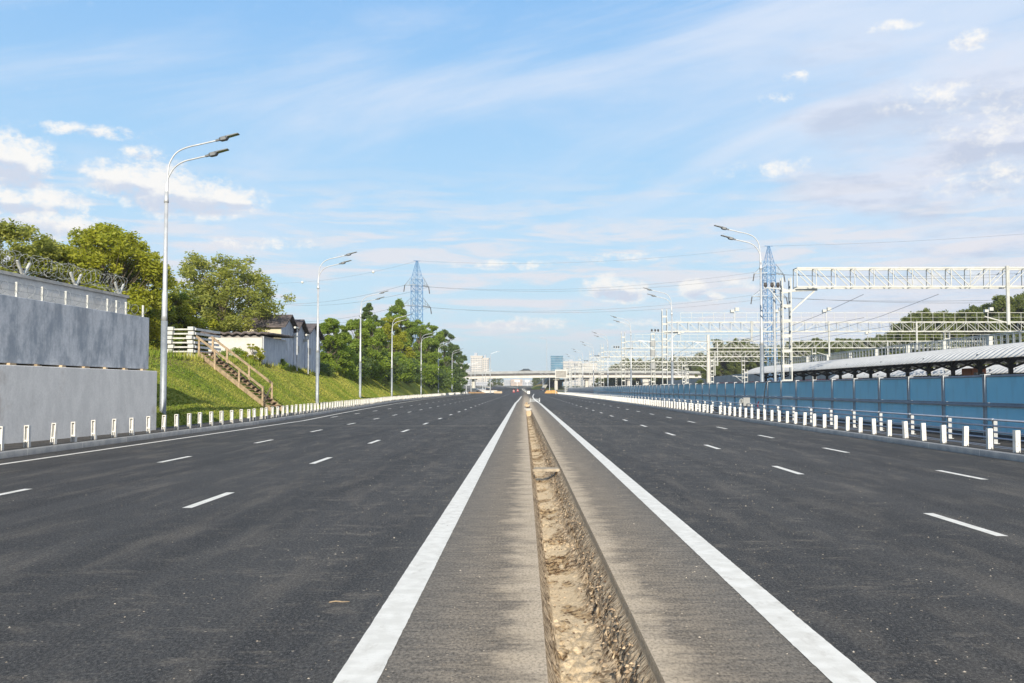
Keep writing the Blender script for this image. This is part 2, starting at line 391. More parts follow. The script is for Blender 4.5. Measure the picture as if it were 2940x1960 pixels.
def m_dirt():
    m, nt, b = newmat('trench_dirt'); t = NT(nt); x, y, z = t.sep()
    n = t.noise(11, 8, .72); n3 = t.noise(70, 5, .75)
    streak = t.noise(1.0, 7, .7, t.mp((7, 42, 6), rot=(R(32), 0, 0)), .5)
    patches = t.noise(1.0, 5, .6, t.mp((2.2, 1.1, 2.2)))
    clod = t.vor(26); cw = t.n('ShaderNodeTexWhiteNoise'); nt.links.new(clod.outputs['Position'], cw.inputs[0])
    sand = t.mix(t.ss(n3, .38, .62), (.56, .44, .28), (.76, .63, .45))
    rough = t.mix(t.ss(n, .43, .55), (.085, .05, .025), (.52, .38, .22))
    rough = t.mix(t.ma('MULTIPLY', t.ma('GREATER_THAN', cw.outputs[0], .6), t.ss(clod.outputs['Distance'], .45, .2)), rough, (.24, .12, .05))
    wallc = t.mix(t.ss(streak, .42, .52), (.09, .058, .034), (.68, .54, .37))
    wallc = t.mix(t.ss(n, .56, .44, 0, .5), wallc, (.12, .08, .05))
    c = t.mix(t.ss(patches, .44, .50), rough, sand)
    c = t.mix(t.ma('MULTIPLY', t.ma('GREATER_THAN', cw.outputs[0], .90), t.ss(clod.outputs['Distance'], .42, .25)), c, (.16, .085, .04))
    up = t.ss(t.ma('ADD', z, t.ma('MULTIPLY', t.ma('SUBTRACT', n, .5), .12)), -.37, -.29)
    c = t.mix(up, c, wallc)
    cut = t.ss(z, -.085, -.065)
    c = t.mix(cut, c, t.mix(t.ss(n3, .4, .6), (.36, .28, .19), (.60, .48, .34)))
    nt.links.new(c, b.inputs['Base Color']); b.inputs['Roughness'].default_value = .95; b.inputs['Specular IOR Level'].default_value = .2
    h = t.ma('ADD', t.ma('MULTIPLY', n, .5), t.ma('ADD', t.ma('MULTIPLY', n3, .3), t.ma('MULTIPLY', streak, .5)))
    nt.links.new(t.bump(h, .8, .03), b.inputs['Normal']); return m
dirt_mat = m_dirt()

def m_grass():
    m, nt, b = newmat('grass'); t = NT(nt); x, y, z = t.sep()
    n = t.noise(.5, 5, .6); n2 = t.noise(9, 6, .7); st = t.noise(1.0, 5, .6, t.mp((.7, 3.5, .7), rot=(0, 0, R(30))))
    c = t.mix(t.ss(n, .38, .62), (.095, .15, .018), (.21, .235, .03))
    c = t.mix(t.ss(st, .45, .62, 0, .7), c, (.30, .28, .06))
    c = t.mix(t.ss(n2, .5, .3, 0, .5), c, (.06, .10, .015))
    dry = t.ma('MULTIPLY', t.ss(t.ma('ADD', z, t.ma('MULTIPLY', t.noise(.8, 5, .65), 1.6)), 3.5, 4.1), t.ss(t.noise(2.2, 5, .6), .32, .52))
    c = t.mix(t.ma('MULTIPLY', dry, .85), c, (.30, .20, .10))
    nt.links.new(c, b.inputs['Base Color']); b.inputs['Roughness'].default_value = .95; b.inputs['Specular IOR Level'].default_value = .15
    nt.links.new(t.bump(t.ma('ADD', n2, t.noise(30, 4, .7)), .7, .05), b.inputs['Normal']); return m
grass_mat = m_grass()
def m_blade():
    m, nt, b = newmat('grass_blade'); t = NT(nt)
    a = t.n('ShaderNodeAttribute', attribute_name='var')
    c = t.mix(a.outputs['Fac'], (.12, .18, .018), (.34, .32, .07))
    nt.links.new(c, b.inputs['Base Color']); b.inputs['Roughness'].default_value = .8; b.inputs['Specular IOR Level'].default_value = .2; return m
blade_mat = m_blade()
def m_leaf(name, dark, light, tr=.45):
    m, nt, b = newmat(name); t = NT(nt); a = t.n('ShaderNodeAttribute', attribute_name='var')
    c = t.mix(a.outputs['Fac'], dark, light)
    nt.links.new(c, b.inputs['Base Color']); b.inputs['Roughness'].default_value = .55; b.inputs['Specular IOR Level'].default_value = .35
    tl = t.n('ShaderNodeBsdfTranslucent'); nt.links.new(t.mix(.5, c, tuple(min(1, k*1.5) for k in light)), tl.inputs['Color'])
    mx = t.n('ShaderNodeMixShader'); mx.inputs[0].default_value = tr
    nt.links.new(b.outputs[0], mx.inputs[1]); nt.links.new(tl.outputs[0], mx.inputs[2])
    nt.links.new(mx.outputs[0], nt.nodes['Material Output'].inputs['Surface']); return m
leaf_y = m_leaf('leaf_yellow_green', (.13, .18, .012), (.42, .42, .04))
leaf_o = m_leaf('leaf_olive', (.11, .16, .025), (.36, .37, .08))
leaf_g = m_leaf('leaf_green', (.08, .15, .02), (.27, .35, .045))
leaf_d = m_leaf('leaf_dark_green', (.045, .09, .022), (.15, .21, .06))
leaf_far = m_leaf('leaf_far_wood', (.06, .09, .02), (.20, .23, .055))
leaf_r = m_leaf('leaf_russet', (.07, .05, .02), (.22, .12, .06))

def m_wall(name, lo, hi, joint, jw, stain):
    m, nt, b = newmat(name); t = NT(nt); x, y, z = t.sep()
    n = t.noise(1.0, 7, .66, t.mp((1, 1.7, 1.0))); n2 = t.noise(14, 5, .65); vs = t.noise(1.0, 5, .6, t.mp((1, 3.5, .5)))
    f = t.ma('ADD', t.ma('MULTIPLY', n, .8), t.ma('MULTIPLY', vs, .2))
    c = t.mix(t.ss(f, .38, .60), lo, hi)
    c = t.mix(t.ss(n2, .35, .7, 0, .3), c, tuple(k*.75 for k in lo))
    fr = t.ma('FRACT', t.ma('DIVIDE', y, joint)); j = t.ma('LESS_THAN', fr, jw/joint)
    c = t.mix(t.ma('MULTIPLY', j, .5), c, tuple(k*.6 for k in lo))
    c = t.mix(t.ma('MULTIPLY', t.ss(t.noise(.7, 5, .6), .54, .68), stain), c, (.27, .22, .17))
    nt.links.new(c, b.inputs['Base Color']); b.inputs['Roughness'].default_value = .8
    nt.links.new(t.bump(n2, .3, .02), b.inputs['Normal']); return m
wall_up = m_wall('mottled_blue_grey_concrete', (.27, .31, .36), (.54, .57, .61), 1.35, .015, .08)
wall_lo = m_wall('smooth_grey_concrete', (.62, .62, .61), (.72, .715, .70), 60, .01, .35)
wall_back = m_wall('pale_grey_concrete', (.60, .59, .57), (.70, .69, .66), 3, .03, .2)

def m_bluepanel():
    m, nt, b = newmat('blue_panel'); t = NT(nt)
    c = t.mix(t.ss(t.noise(.5, 4), .35, .65), (.19, .57, .78), (.22, .62, .82))
    c = t.mix(t.ss(t.noise(1.0, 5, .6, t.mp((1, 3, .8))), .5, .75, 0, .3), c, (.16, .32, .42))
    nt.links.new(c, b.inputs['Base Color']); b.inputs['Roughness'].default_value = .35; b.inputs['Coat Weight'].default_value = .2
    tl = t.n('ShaderNodeBsdfTranslucent'); tl.inputs['Color'].default_value = (.10, .50, .78, 1); mx = t.n('ShaderNodeMixShader'); mx.inputs[0].default_value = .10
    nt.links.new(b.outputs[0], mx.inputs[1]); nt.links.new(tl.outputs[0], mx.inputs[2]); nt.links.new(mx.outputs[0], nt.nodes['Material Output'].inputs['Surface']); return m
blue_panel = m_bluepanel()
grey_panel = plain('grey_panel', (.33, .37, .44), .45, .2, var=.1)

def m_ballast():
    m, nt, b = newmat('gravel_ground'); t = NT(nt)
    v = t.vor(9); c = t.mix(t.ss(t.noise(.05, 5), .4, .6), (.16, .145, .12), (.22, .20, .16))
    c = t.mix(t.ss(v.outputs['Distance'], .1, .6), c, (.10, .09, .08))
    c = t.mix(t.ss(t.noise(.02, 5), .52, .6), c, (.09, .12, .03))
    nt.links.new(c, b.inputs['Base Color']); b.inputs['Roughness'].default_value = .95; return m
ballast = m_ballast()

# ------------------------------------------------------------------ shape of the place
GZ = [(-50, 0), (330, 0), (420, .7), (500, 1.6), (700, 3.2), (900, 4.6), (1200, 5.5), (9000, 5.5)]
CX = [(0, 0), (320, 0), (420, -.5), (500, -2), (600, -8), (700, -17), (900, -34), (1100, -55)]
KL = [(0, -12), (45, -12.0), (60, -12.7), (88, -14.0), (124, -15.8), (160, -16.4), (200, -16.8), (310, -17.0)]   # left kerb
KR = [(0, 10.9), (165, 10.9), (220, 10.6), (300, 9.8), (330, 9.5)]
EL = [(0, -11.1), (50, -11.1), (65, -12.0), (78, -12.7), (107, -13.9), (150, -15.2), (203, -15.7), (300, -15.9)]
def gz(y): return interp(GZ, y)
def stations(a, b, k=.03, mn=.5):
    s = [a]
    while s[-1] < b: s.append(min(b, s[-1]+max(mn, s[-1]*k)))
    return s
# base ground: one sheet to the horizon, sunk under the trench
def ground():
    ys = [-60, -10, 0, 4, 20, 60, 119, 120, 121, 200, 330, 420, 500, 600, 700, 900, 1200, 2500]
    xs = [-2500, -1500, -400, -60, -14, -.6, -.55, 1.5, 1.55, 11, 60, 400, 1500, 2500]
    P = np.zeros((len(xs), len(ys), 3))
    for i, x in enumerate(xs):
        for j, y in enumerate(ys):
            z = gz(y)-.05
            if x in (-.55, 1.5) and y <= 120: z = -.9
            P[i, j] = (x, y, z)
    tag(grid_obj('ground', P[:, ::-1], ballast, smooth=False), kind='structure')
ground()
TL = [(0, .13), (30, .14), (80, .16), (125, .17)]; TR = [(0, .775), (20, .76), (60, .62), (80, .55), (125, .48)]
TEND = 118
def roads():
    for name, a, b_ in (('road_left_carriageway', 0, 1), ('road_right_carriageway', 1, 0)):
        ys = stations(0, 330, .03, 1.0)
        n = 12; P = np.zeros((n, len(ys), 3))
        for j, y in enumerate(ys):
            if a == 0: x0, x1 = interp(KL, y)+.002, (interp(TL, y) if y <= TEND else .33)
            else: x0, x1 = (interp(TR, y) if y <= TEND else .33), interp(KR, y)-.002
            for i in range(n): P[i, j] = (x0+(x1-x0)*i/(n-1), y, 0)
        tag(grid_obj(name, P[:, ::-1], asphalt, smooth=False), kind='structure')
    ys = stations(330, 1150, .02, 6); P = np.zeros((6, len(ys), 3))
    for j, y in enumerate(ys):
        c = interp(CX, y); w0 = interp([(330, -17), (420, -14), (1150, -13)], y); w1 = interp([(330, 9.5), (420, 12), (1150, 13)], y)
        for i in range(6): P[i, j] = (c+w0+(w1-w0)*i/5, y, gz(y)+.0)
    tag(grid_obj('road_beyond', P[:, ::-1], asphalt, smooth=False), kind='structure')
roads()
def ribbon(mb, pts, w, z=.004, zf=None):
    V = []; F = []
    for i, (x, y) in enumerate(pts):
        x0, y0 = pts[max(i-1, 0)]; x1, y1 = pts[min(i+1, len(pts)-1)]
        d = Vector((x1-x0, y1-y0)).normalized(); nx, ny = -d.y, d.x
        zz = (zf(y) if zf else 0)+z
        e0, e1 = (rng.normal(0, .0013, 2) if w > .2 and y < 60 else (0, 0))
        V += [(x+nx*(w/2+e0), y+ny*w/2, zz), (x-nx*(w/2+e1), y-ny*w/2, zz)]
        if i: k = 2*i; F.append((k-2, k-1, k+1, k))
    mb.add(V, F)
mk = MB()
def dashes(x, start, per, n, w=.13, ln=2.0, ymax=320, wig=None):
    for k in range(n):
        y = start+per*k
        if y > ymax: break
        xx = x if wig is None else interp(wig, y)
        ribbon(mk, [(xx, y-ln/2), (xx, y+ln/2)], w)
dashes(-4.53, 6.5, 7.9, 60); dashes(-7.93, 7.2, 7.72, 60); dashes(-10.85, 57, 7.8, 40)
dashes(5.2, 4.1, 7.85, 60, ymax=300, wig=[(0, 5.2), (180, 5.2), (300, 4.4)]); dashes(8.15, 11.3, 7.45, 60, ymax=290, wig=[(0, 8.15), (180, 8.1), (300, 7.2)])
ribbon(mk, [(-.92, y) for y in np.concatenate([np.arange(3, 20, .06), np.arange(20, 118, 1)])]+[(-.85, 120), (-.66, 160), (-.48, 215)], .24)
ribbon(mk, [(1.80, y) for y in np.concatenate([np.arange(3, 20, .06), np.arange(20, 114, 1)])]+[(1.72, 120), (1.62, 152), (1.75, 190), (2.1, 230), (2.9, 290), (3.3, 318)], .24)
ribbon(mk, [(interp(EL, y), y) for y in stations(4, 300, .04, 2)], .14)
ribbon(mk, [(10.3, 150), (10.2, 190), (9.8, 230), (9.3, 280)], .14)
tag(mk.build('road_markings', paint), kind='structure')
def kerbs():
    for name, K, s in (('kerb_left', KL, -1), ('kerb_right', KR, 1)):
        ys = stations(2, 322 if s < 0 else 300, .03, 1.0)
        prof = [(0, -.03), (0, .135), (.015*s, .15), (.15*s, .15), (.15*s, .0)]
        P = np.array([[(interp(K, y)+dx, y, z) for y in ys] for dx, z in prof])
        o = grid_obj(name, P if s < 0 else P[:, ::-1], kerb_mat, smooth=False); tag(o, kind='structure')
    ys = stations(2, 322, .03, 1.0)
    P = np.array([[(interp(KL, y)-.15-d, y, .142) for y in ys] for d in (0, .5, 1.0, 2.6)])
    tag(grid_obj('verge_left', P, verge_mat, smooth=False), kind='structure')
    ys = stations(2, 300, .03, 1.0)
    P = np.array([[(interp(KR, y)+.15+d, y, .142) for y in ys] for d in (0, .8, 1.6, 3.4)])
    tag(grid_obj('verge_right', P[:, ::-1], verge_mat, smooth=False), kind='structure')
kerbs()

# value noise in numpy for real displacement
_tab = rng.random((256, 256))
def vn(u, v):
    iu = np.floor(u).astype(int); iv = np.floor(v).astype(int); fu = u-iu; fv = v-iv
    fu = fu*fu*(3-2*fu); fv = fv*fv*(3-2*fv)
    g = lambda a, b: _tab[a % 256, b % 256]
    return (g(iu, iv)*(1-fu)+g(iu+1, iv)*fu)*(1-fv)+(g(iu, iv+1)*(1-fu)+g(iu+1, iv+1)*fu)*fv
def fbm(u, v, o=5, p=.55):
    s = 0; a = 1; t = 0
    for i in range(o): s = s+a*vn(u+17*i, v+31*i); t += a; a *= p; u = u*2.03; v = v*2.03
    return s/t
def trench():
    ys = [3.2]
    while ys[-1] < TEND: ys.append(ys[-1]+max(.008, ys[-1]*.0032))
    ys[-1] = TEND; ys = np.array(ys); n = 64
    P = np.zeros((n, len(ys), 3))
    tl = np.interp(ys, *zip(*TL)); tr = np.interp(ys, *zip(*TR)); w = tr-tl
    fl = -.40+.06*(fbm(ys*.35, ys*0+3)-.5)*2                         # floor height
    fl = np.where((ys > 75), fl*.8, fl)
    for i in range(n):
        # profile: lip, eroded left slope, floor, eroded right slope, clean cut
        if i <= 2: t = i/2; x = tl+.004*t; z = -.06*t
        elif i <= 18: t = (i-2)/16; x = tl+.004+w*.17*t**1.15; z = -.06+(fl+.06)*t**.85
        elif i <= 36: t = (i-18)/18; x = tl+.004+w*(.17+.55*t); z = fl+.03*t
        elif i <= 58: t = (i-36)/22; x = tl+.004+w*.72+(w*.28-.012)*t**.8; z = (fl+.03)*(1-t)+(-.075)*t
        else: t = (i-58)/5; x = tr-.008+.008*t; z = -.075+.075*t
        z = z*np.ones_like(ys); x = x*np.ones_like(ys)
        if 14 <= i <= 40:
            m = np.clip(fbm(ys*1.1, ys*0+i*.05+9, 3)-.42, 0, 1)*4
            z = z+.12*(fbm(ys*14, ys*0+i*.55, 5, .65)-.42)*np.clip(m+.10, 0, 1)+.016*(fbm(ys*40, ys*0+i*1.5, 3)-.5)+.012*(fbm(ys*95, ys*0+i*2.7, 2)-.5)
            edge = max(0, (i-28)/10)+max(0, (20-i)/10)
            z = z+.10*edge*fbm(ys*5, ys*0+i*.3+40, 4)
        if 32 <= i <= 57 or 3 <= i <= 18:
            k = min(1, (i-30)/5)*min(1, (58-i)/4) if i > 30 else -.45*min(1, (i-2)/4)*min(1, (20-i)/4)
            q = fbm(ys*6-z*10, z*5+60+i*.03, 5, .62); q2 = fbm(ys*24-z*30, z*5+5, 4, .65); q3 = 1-np.abs(fbm(ys*11-z*13, z*3+15, 4, .6)-.5)*4
            q4 = fbm(ys*60-z*40, z*70+25+i*.2, 3, .7)
            x = x-k*(.06*(q-.38)+.05*(q2-.5)+.022*q3+.022*(q4-.5)); z = z-abs(k)*.05*(q2-.5)
        if i >= 57: x = x-.006*fbm(ys*6, ys*0+2, 4)*(1 if i < 63 else .0)
        P[i, :, 0] = x; P[i, :, 1] = ys; P[i, :, 2] = z
    global TP; TP = P
    tag(grid_obj('trench', P[:, ::-1], dirt_mat), kind='structure')
    # closing ends
    mb = MB(); mb.box(.1, .6, TEND, TEND+.1, -.6, -.002); tag(mb.build('trench_end', dirt_mat), kind='structure')
    return
trench()

# loose stones
def stones(name, pts, sizes, mat, label):
    V = []; A = []
    base = np.array([(0, 0, 1), (1, 0, 0), (0, 1, 0), (-1, 0, 0), (0, -1, 0), (0, 0, -.4)], float)
    tri = [(0, 1, 2), (0, 2, 3), (0, 3, 4), (0, 4, 1)]
    for p, s in zip(pts, sizes):
        b = base*(rng.uniform(.5, 1.1, (6, 3)))*s; b[:, 2] *= .6
        a = rng.uniform(0, 6.3); c, q = math.cos(a), math.sin(a)
        b = np.stack([b[:, 0]*c-b[:, 1]*q, b[:, 0]*q+b[:, 1]*c, b[:, 2]], 1)+p
        col = rng.random()
        for t in tri: V += [b[t[0]], b[t[1]], b[t[2]]]; A += [col]*3
    o = quads_obj(name, np.array(V), mat, None, A, 3); tag(o, label, name.replace('_', ' '), kind='stuff')
def m_stone():
    m, nt, b = newmat('loose_stone'); t = NT(nt); a = t.n('ShaderNodeAttribute', attribute_name='var')
    c = t.mix(a.outputs['Fac'], (.16, .13, .10), (.48, .43, .36)); nt.links.new(c, b.inputs['Base Color']); b.inputs['Roughness'].default_value = .9
    return m
stone_mat = m_stone()
clod_mat = stone_mat.copy(); clod_mat.name = 'soil_clod'
for n_ in clod_mat.node_tree.nodes:
    if n_.type == 'MIX': n_.inputs[6].default_value = (.09, .05, .025, 1); n_.inputs[7].default_value = (.58, .44, .29, 1)
def scatter():
    P = []; S = []
    for _ in range(12000):
        y = 4.5+70*rng.random()**2.0
        side = rng.random()
        if side < .68: x = .8+rng.exponential(2.8)
        else: x = .1-rng.exponential(1.7)
        if x > 10.5 or x < -11: continue
        P.append((x, y, .001)); S.append((.0018+.008*rng.random()**4)*(1+y/26))
    stones('loose_gravel', P, S, stone_mat, 'small pale stones scattered over the asphalt beside the trench')
    P = []; S = []
    js = TP[0, :, 1]
    for _ in range(7000):
        y = 4.6+34*rng.random()**2.0; j = int(np.searchsorted(js, y)); j = min(j, len(js)-1)
        cl = fbm(np.array([y*1.5]), np.array([2.0]), 3)[0]
        i = int(14+42*rng.random()**.75)
        if i < 34 and cl < .52 and rng.random() < .88: continue
        p = TP[i, j]; P.append((p[0]-.003*(i > 40), p[1], p[2]-.001)); S.append(.003+.026*rng.random()**4)
    stones('trench_rubble', P, S, clod_mat, 'broken brown stones and clods lying on the trench floor')
scatter()

# ------------------------------------------------------------------ embankment on the left
CREST = [(0, -19.2, 3.4), (60, -19.6, 3.42), (70, -19.8, 3.5), (82, -20.0, 3.46), (98, -20.6, 3.14), (135, -21.5, 3.26), (166, -22, 3.27), (229, -21, 2.6), (301, -18.9, .9), (325, -18.3, .1)]
def crest(y): return interp([(a, b) for a, b, c in CREST], y), interp([(a, c) for a, b, c in CREST], y)
def foot(y): return interp(KL, y)-1.75
def slope_z(x, y):
    cx, cz = crest(y); fx = foot(y)
    t = np.clip((x-fx)/(cx-fx), 0, 1.0)
    return .14+(cz-.14)*(t*.93+.07*math.sin(t*math.pi/2)) if t < 1 else cz
def embank():
    ys = np.array(stations(4, 325, .012, .45)); n = 44; P = np.zeros((n, len(ys), 3))
    for j, y in enumerate(ys):
        cx, cz = crest(y); fx = foot(y)
        for i in range(n):
            if i < 30: t = i/29; x = fx+(cx-fx)*t; z = .145+(cz-.145)*(t*.93+.07*math.sin(t*math.pi/2))
            else: u = (i-29)/14; x = cx-90*u**1.8; z = cz
            P[i, j] = (x, y, z)
    nz_ = fbm(P[..., 0]*.9, P[..., 1]*.9, 5, .6)-.5
    k = np.ones(n)*1.0; k[:4] = [0, .2, .5, .8]
    P[..., 2] += nz_*.22*k[:, None]*np.clip(P[..., 2]/1.0, .15, 1)
    tag(grid_obj('grass_slope', P, grass_mat), kind='structure')
    # blades
    cnt = 90000; V = np.zeros((cnt, 3, 3)); A = np.zeros(cnt)
    yy = 36+110*rng.random(cnt)**1.6; tt = rng.random(cnt)*1.12
    cx = np.interp(yy, [c[0] for c in CREST], [c[1] for c in CREST]); cz = np.interp(yy, [c[0] for c in CREST], [c[2] for c in CREST])
    fx = np.interp(yy, *zip(*KL))-1.75
    x = fx+(cx-fx)*tt; t = np.clip(tt, 0, 1); z = .145+(cz-.145)*(t*.93+.07*np.sin(t*np.pi/2))
    z += (fbm(x*.9, yy*.9, 5, .6)-.5)*.22*np.clip(z, .15, 1)*np.clip(t*8, 0, 1)-.02
    h = (.03+.05*rng.random(cnt))*(1+yy/200)+(tt > .93)*rng.random(cnt)**3*.45; w = .018*(1+yy/70); a = rng.random(cnt)*6.28; ln = rng.normal(0, .05, (cnt, 2))
    V[:, 0] = np.stack([x-np.cos(a)*w, yy-np.sin(a)*w, z], 1); V[:, 1] = np.stack([x+np.cos(a)*w, yy+np.sin(a)*w, z], 1)
    V[:, 2] = np.stack([x+ln[:, 0], yy+ln[:, 1], z+h], 1)
    A = np.clip(fbm(x*.4, yy*.4, 3)*1.6-.45+rng.normal(0, .18, cnt), 0, 1)
    tag(quads_obj('grass', V.reshape(-1, 3), blade_mat, None, np.repeat(A, 3), 3), 'short green grass growing on the slope beside the road', 'grass', kind='stuff')
embank()

# ------------------------------------------------------------------ concrete walls at the left
def wx(y): return -13.1-(35.4-y)*.072          # face line of the long wall
def walls():
    def slab(mb, y0, y1, off, th, z0, z1):
        V = []
        for y in (y0, y1):
            for x in (wx(y)-off, wx(y)-off-th):
                for z in (z0, z1): V.append((x, y, z))
        mb.add(V, [(0, 1, 5, 4), (2, 6, 7, 3), (0, 2, 3, 1), (4, 5, 7, 6), (1, 3, 7, 5), (0, 4, 6, 2)])
    t = thing('retaining_wall', 'long two-tier grey concrete wall along the left roadside, darker mottled blocks on top', 'wall', (0, 0, 0))
    a = MB(); slab(a, 2, 35.4, 0, .95, .0, 2.24); a.build('lower_wall', wall_lo, t, bevel=.02)
    a = MB(); slab(a, 2, 35.05, .16, .8, 2.30, 4.12); a.build('upper_wall', wall_up, t, bevel=.015)
    y = 4.0; 
    for k in range(24):
        b_ = MB(); y = 4.3+k*1.31; x = wx(y)-.18; b_.box(x-.5, x+.10, y, y+.14+.1*(k % 3), 2.24, 2.30); b_.build('wooden_shim', tan if k % 2 else wood, t)
    a = MB(); slab(a, 2, 35.3, -.03, .05, 0, .10); a.build('bitumen_strip', black_rub, t)
    t2 = thing('concrete_fence_wall', 'plain pale concrete wall standing behind the mottled wall, carrying forked brackets', 'wall', (0, 0, 0))
    a = MB(); slab(a, 2, 37, 1.9, .22, .4, 5.0); a.build('wall_panel', wall_back, t2)
    a = MB(); slab(a, 2, 37.05, 1.83, .36, 5.0, 5.1); a.build('coping', concrete, t2)
    a = MB(); a.box(-18.4, wx(37)-2.1, 36.82, 37.0, .4, 4.98); a.build('hidden_shadow_panel', wall_back, t2)  # unseen panel added so the wall's shadow reaches up the slope
    for k in range(9):
        y = 36.6-k*3.1; x = wx(y)-2.0; m = MB()
        m.bar((x, y, 5.08), (x+.02, y+.36, 5.52), .07); m.bar((x, y, 5.08), (x-.02, y-.36, 5.52), .07); m.box(x-.06, x+.06, y-.06, y+.06, 5.05, 5.16)
        m.build('forked_bracket', white_steel, t2)
    # coils
    def coil(name, lab, off, zc, r, y0, y1, pitch, rr):
        m = MB(); pts = []; n = int((y1-y0)/pitch*14)
        for i in range(n+1):
            a_ = 2*math.pi*i/14; y = y0+(y1-y0)*i/n; q = 1+.12*math.sin(i*.37)+.08*math.sin(i*1.7)
            pts.append((wx(y)-off+r*q*math.cos(a_), y+.06*math.sin(i*2.3), zc+r*q*math.sin(a_)+.03*math.sin(i*.21)))
        m.tube(pts, rr, 4)
        # barbs
        for i in range(0, n, 1):
            p = Vector(pts[i]); d = Vector((rng.normal(), rng.normal(), rng.normal())).normalized()*.028
            m.bar(p-d, p+d, .008)
        tag(m.build(name, razor_mat), lab, 'razor wire')
    coil('razor_wire_coil', 'large tangled razor wire coil lying in forked brackets on the rear pale wall', 2.0, 5.50, .27, 4, 37, .30, .006)
    t3 = thing('wire_post_fence', 'low white posts with a loose wire coil on top of the mottled concrete wall', 'wire fence', (0, 0, 0))
    for k in range(24):
        y = 34.85-k*1.28; x = wx(y)-.3; m = MB(); m.box(x-.03, x+.03, y-.03, y+.03, 4.12, 4.55); m.build('post', white_steel, t3)
    y = 32.9; x = wx(y)-.3; m = MB(); m.box(x-.03, x+.03, y-.03, y+.03, 4.12, 4.55); m.build('post', white_steel, t3)
    m = MB(); pts = []
    for i in range(700):
        a_ = i*.45; y = 3+32*i/700; pts.append((wx(y)-.4+.2*math.cos(a_), y, 4.36+.2*math.sin(a_)+.02*math.sin(i*.3)))
    m.tube(pts, .007, 4); m.build('wire', razor_mat, t3)
    m = MB()
    for z in (4.3, 4.5): m.tube([(wx(y)-.3, y, z+.01*math.sin(y*3)) for y in np.arange(3, 35, .8)], .006, 4)
    m.build('strand', razor_mat, t3)
walls()

# ------------------------------------------------------------------ short white kerb posts
def posts():
    def left_proto():
        m = MB(); h = .56; w = .062
        m.box(-w, -w+.022, -.06, .06, 0, h); m.box(w-.022, w, -.06, .06, 0, h); m.box(-w+.022, w-.022, .045, .06, 0, h)
        m.box(-w+.022, w-.022, -.055, .045, h-.03, h-.002); m.box(-w+.022, w-.022, -.05, .04, .15, .19); m.box(-.012, .012, -.05, .045, 0, .15)
        o = m.build('kerb_post', white_paint, bevel=.004); return o
    def right_proto():
        m = MB(); h = .50; w = .06
        m.box(-w, w, -.06, -.045, 0, h); m.box(-w, -w+.02, -.045, .06, 0, h); m.box(w-.02, w, -.045, .06, 0, h)
        o = m.build('kerb_post', white_paint, bevel=.004); 
        return o
    lp = left_proto(); rp = right_proto()
    for x, z in ((0, .44), (.01, .2), (-.03, .14)): hm = MB(); hm.tube([(x, -.0635, z), (x, -.060, z)], .009, 6); hm.build('bolt_hole', dark_iron, rp)
    fl = fr = True; n = 0; far = MB()
    def place(proto, first, x, y, z, label, group):
        o = proto if first else proto.copy()
        if not first:
            C.objects.link(o)
            if y < 35:
                for ch in proto.children: c = ch.copy(); C.objects.link(c); c.parent = o
        o.location = (x, y, z); o.rotation_euler = (rng.normal(0, .02), rng.normal(0, .02), rng.normal(0, .08))
        o.scale = (1, 1, 1+rng.normal(0, .015)); tag(o, label, 'post', group); return o
    y = 20.9
    while y < 205:
        x = interp(KL, y)-.42
        lab = 'short white open channel post at the kerb in front of the grey concrete wall' if y < 35.2 else 'short white open channel post at the kerb below the grass slope'
        g = 'white kerb posts before the concrete wall' if y < 35.2 else 'white kerb posts below the grass slope'
        place(lp, fl, x, y, .14, lab, g); fl = False; n += 1
        y += (1.36 if y < 34 else 1.33)*(1+rng.normal(0, .05))
    yl = y; y = 20.4
    while y < 205:
        if abs(y-59.4) > .7:
            place(rp, fr, interp(KR, y)+.42, y, .14, 'short flat-faced white post at the kerb before the tubular railing' if y < 110 else 'distant flat-faced white post at the kerb before the grey-blue fence', 'white kerb posts before the railing' if y < 110 else 'far white kerb posts before the railing'); fr = False; n += 1
        y += 1.33
    while yl < 312: x = interp(KL, yl)-.42; far.box(x-.062, x+.062, yl-.06, yl+.06, .14, .70); yl += 1.33
    while y < 300: x = interp(KR, y)+.42; far.box(x-.06, x+.06, y-.06, y+.06, .14, .64); y += 1.33
    tag(far.build('distant_kerb_posts', white_paint), 'farthest white kerb posts merging into pale bands at both kerbs', 'posts', kind='stuff')
posts()

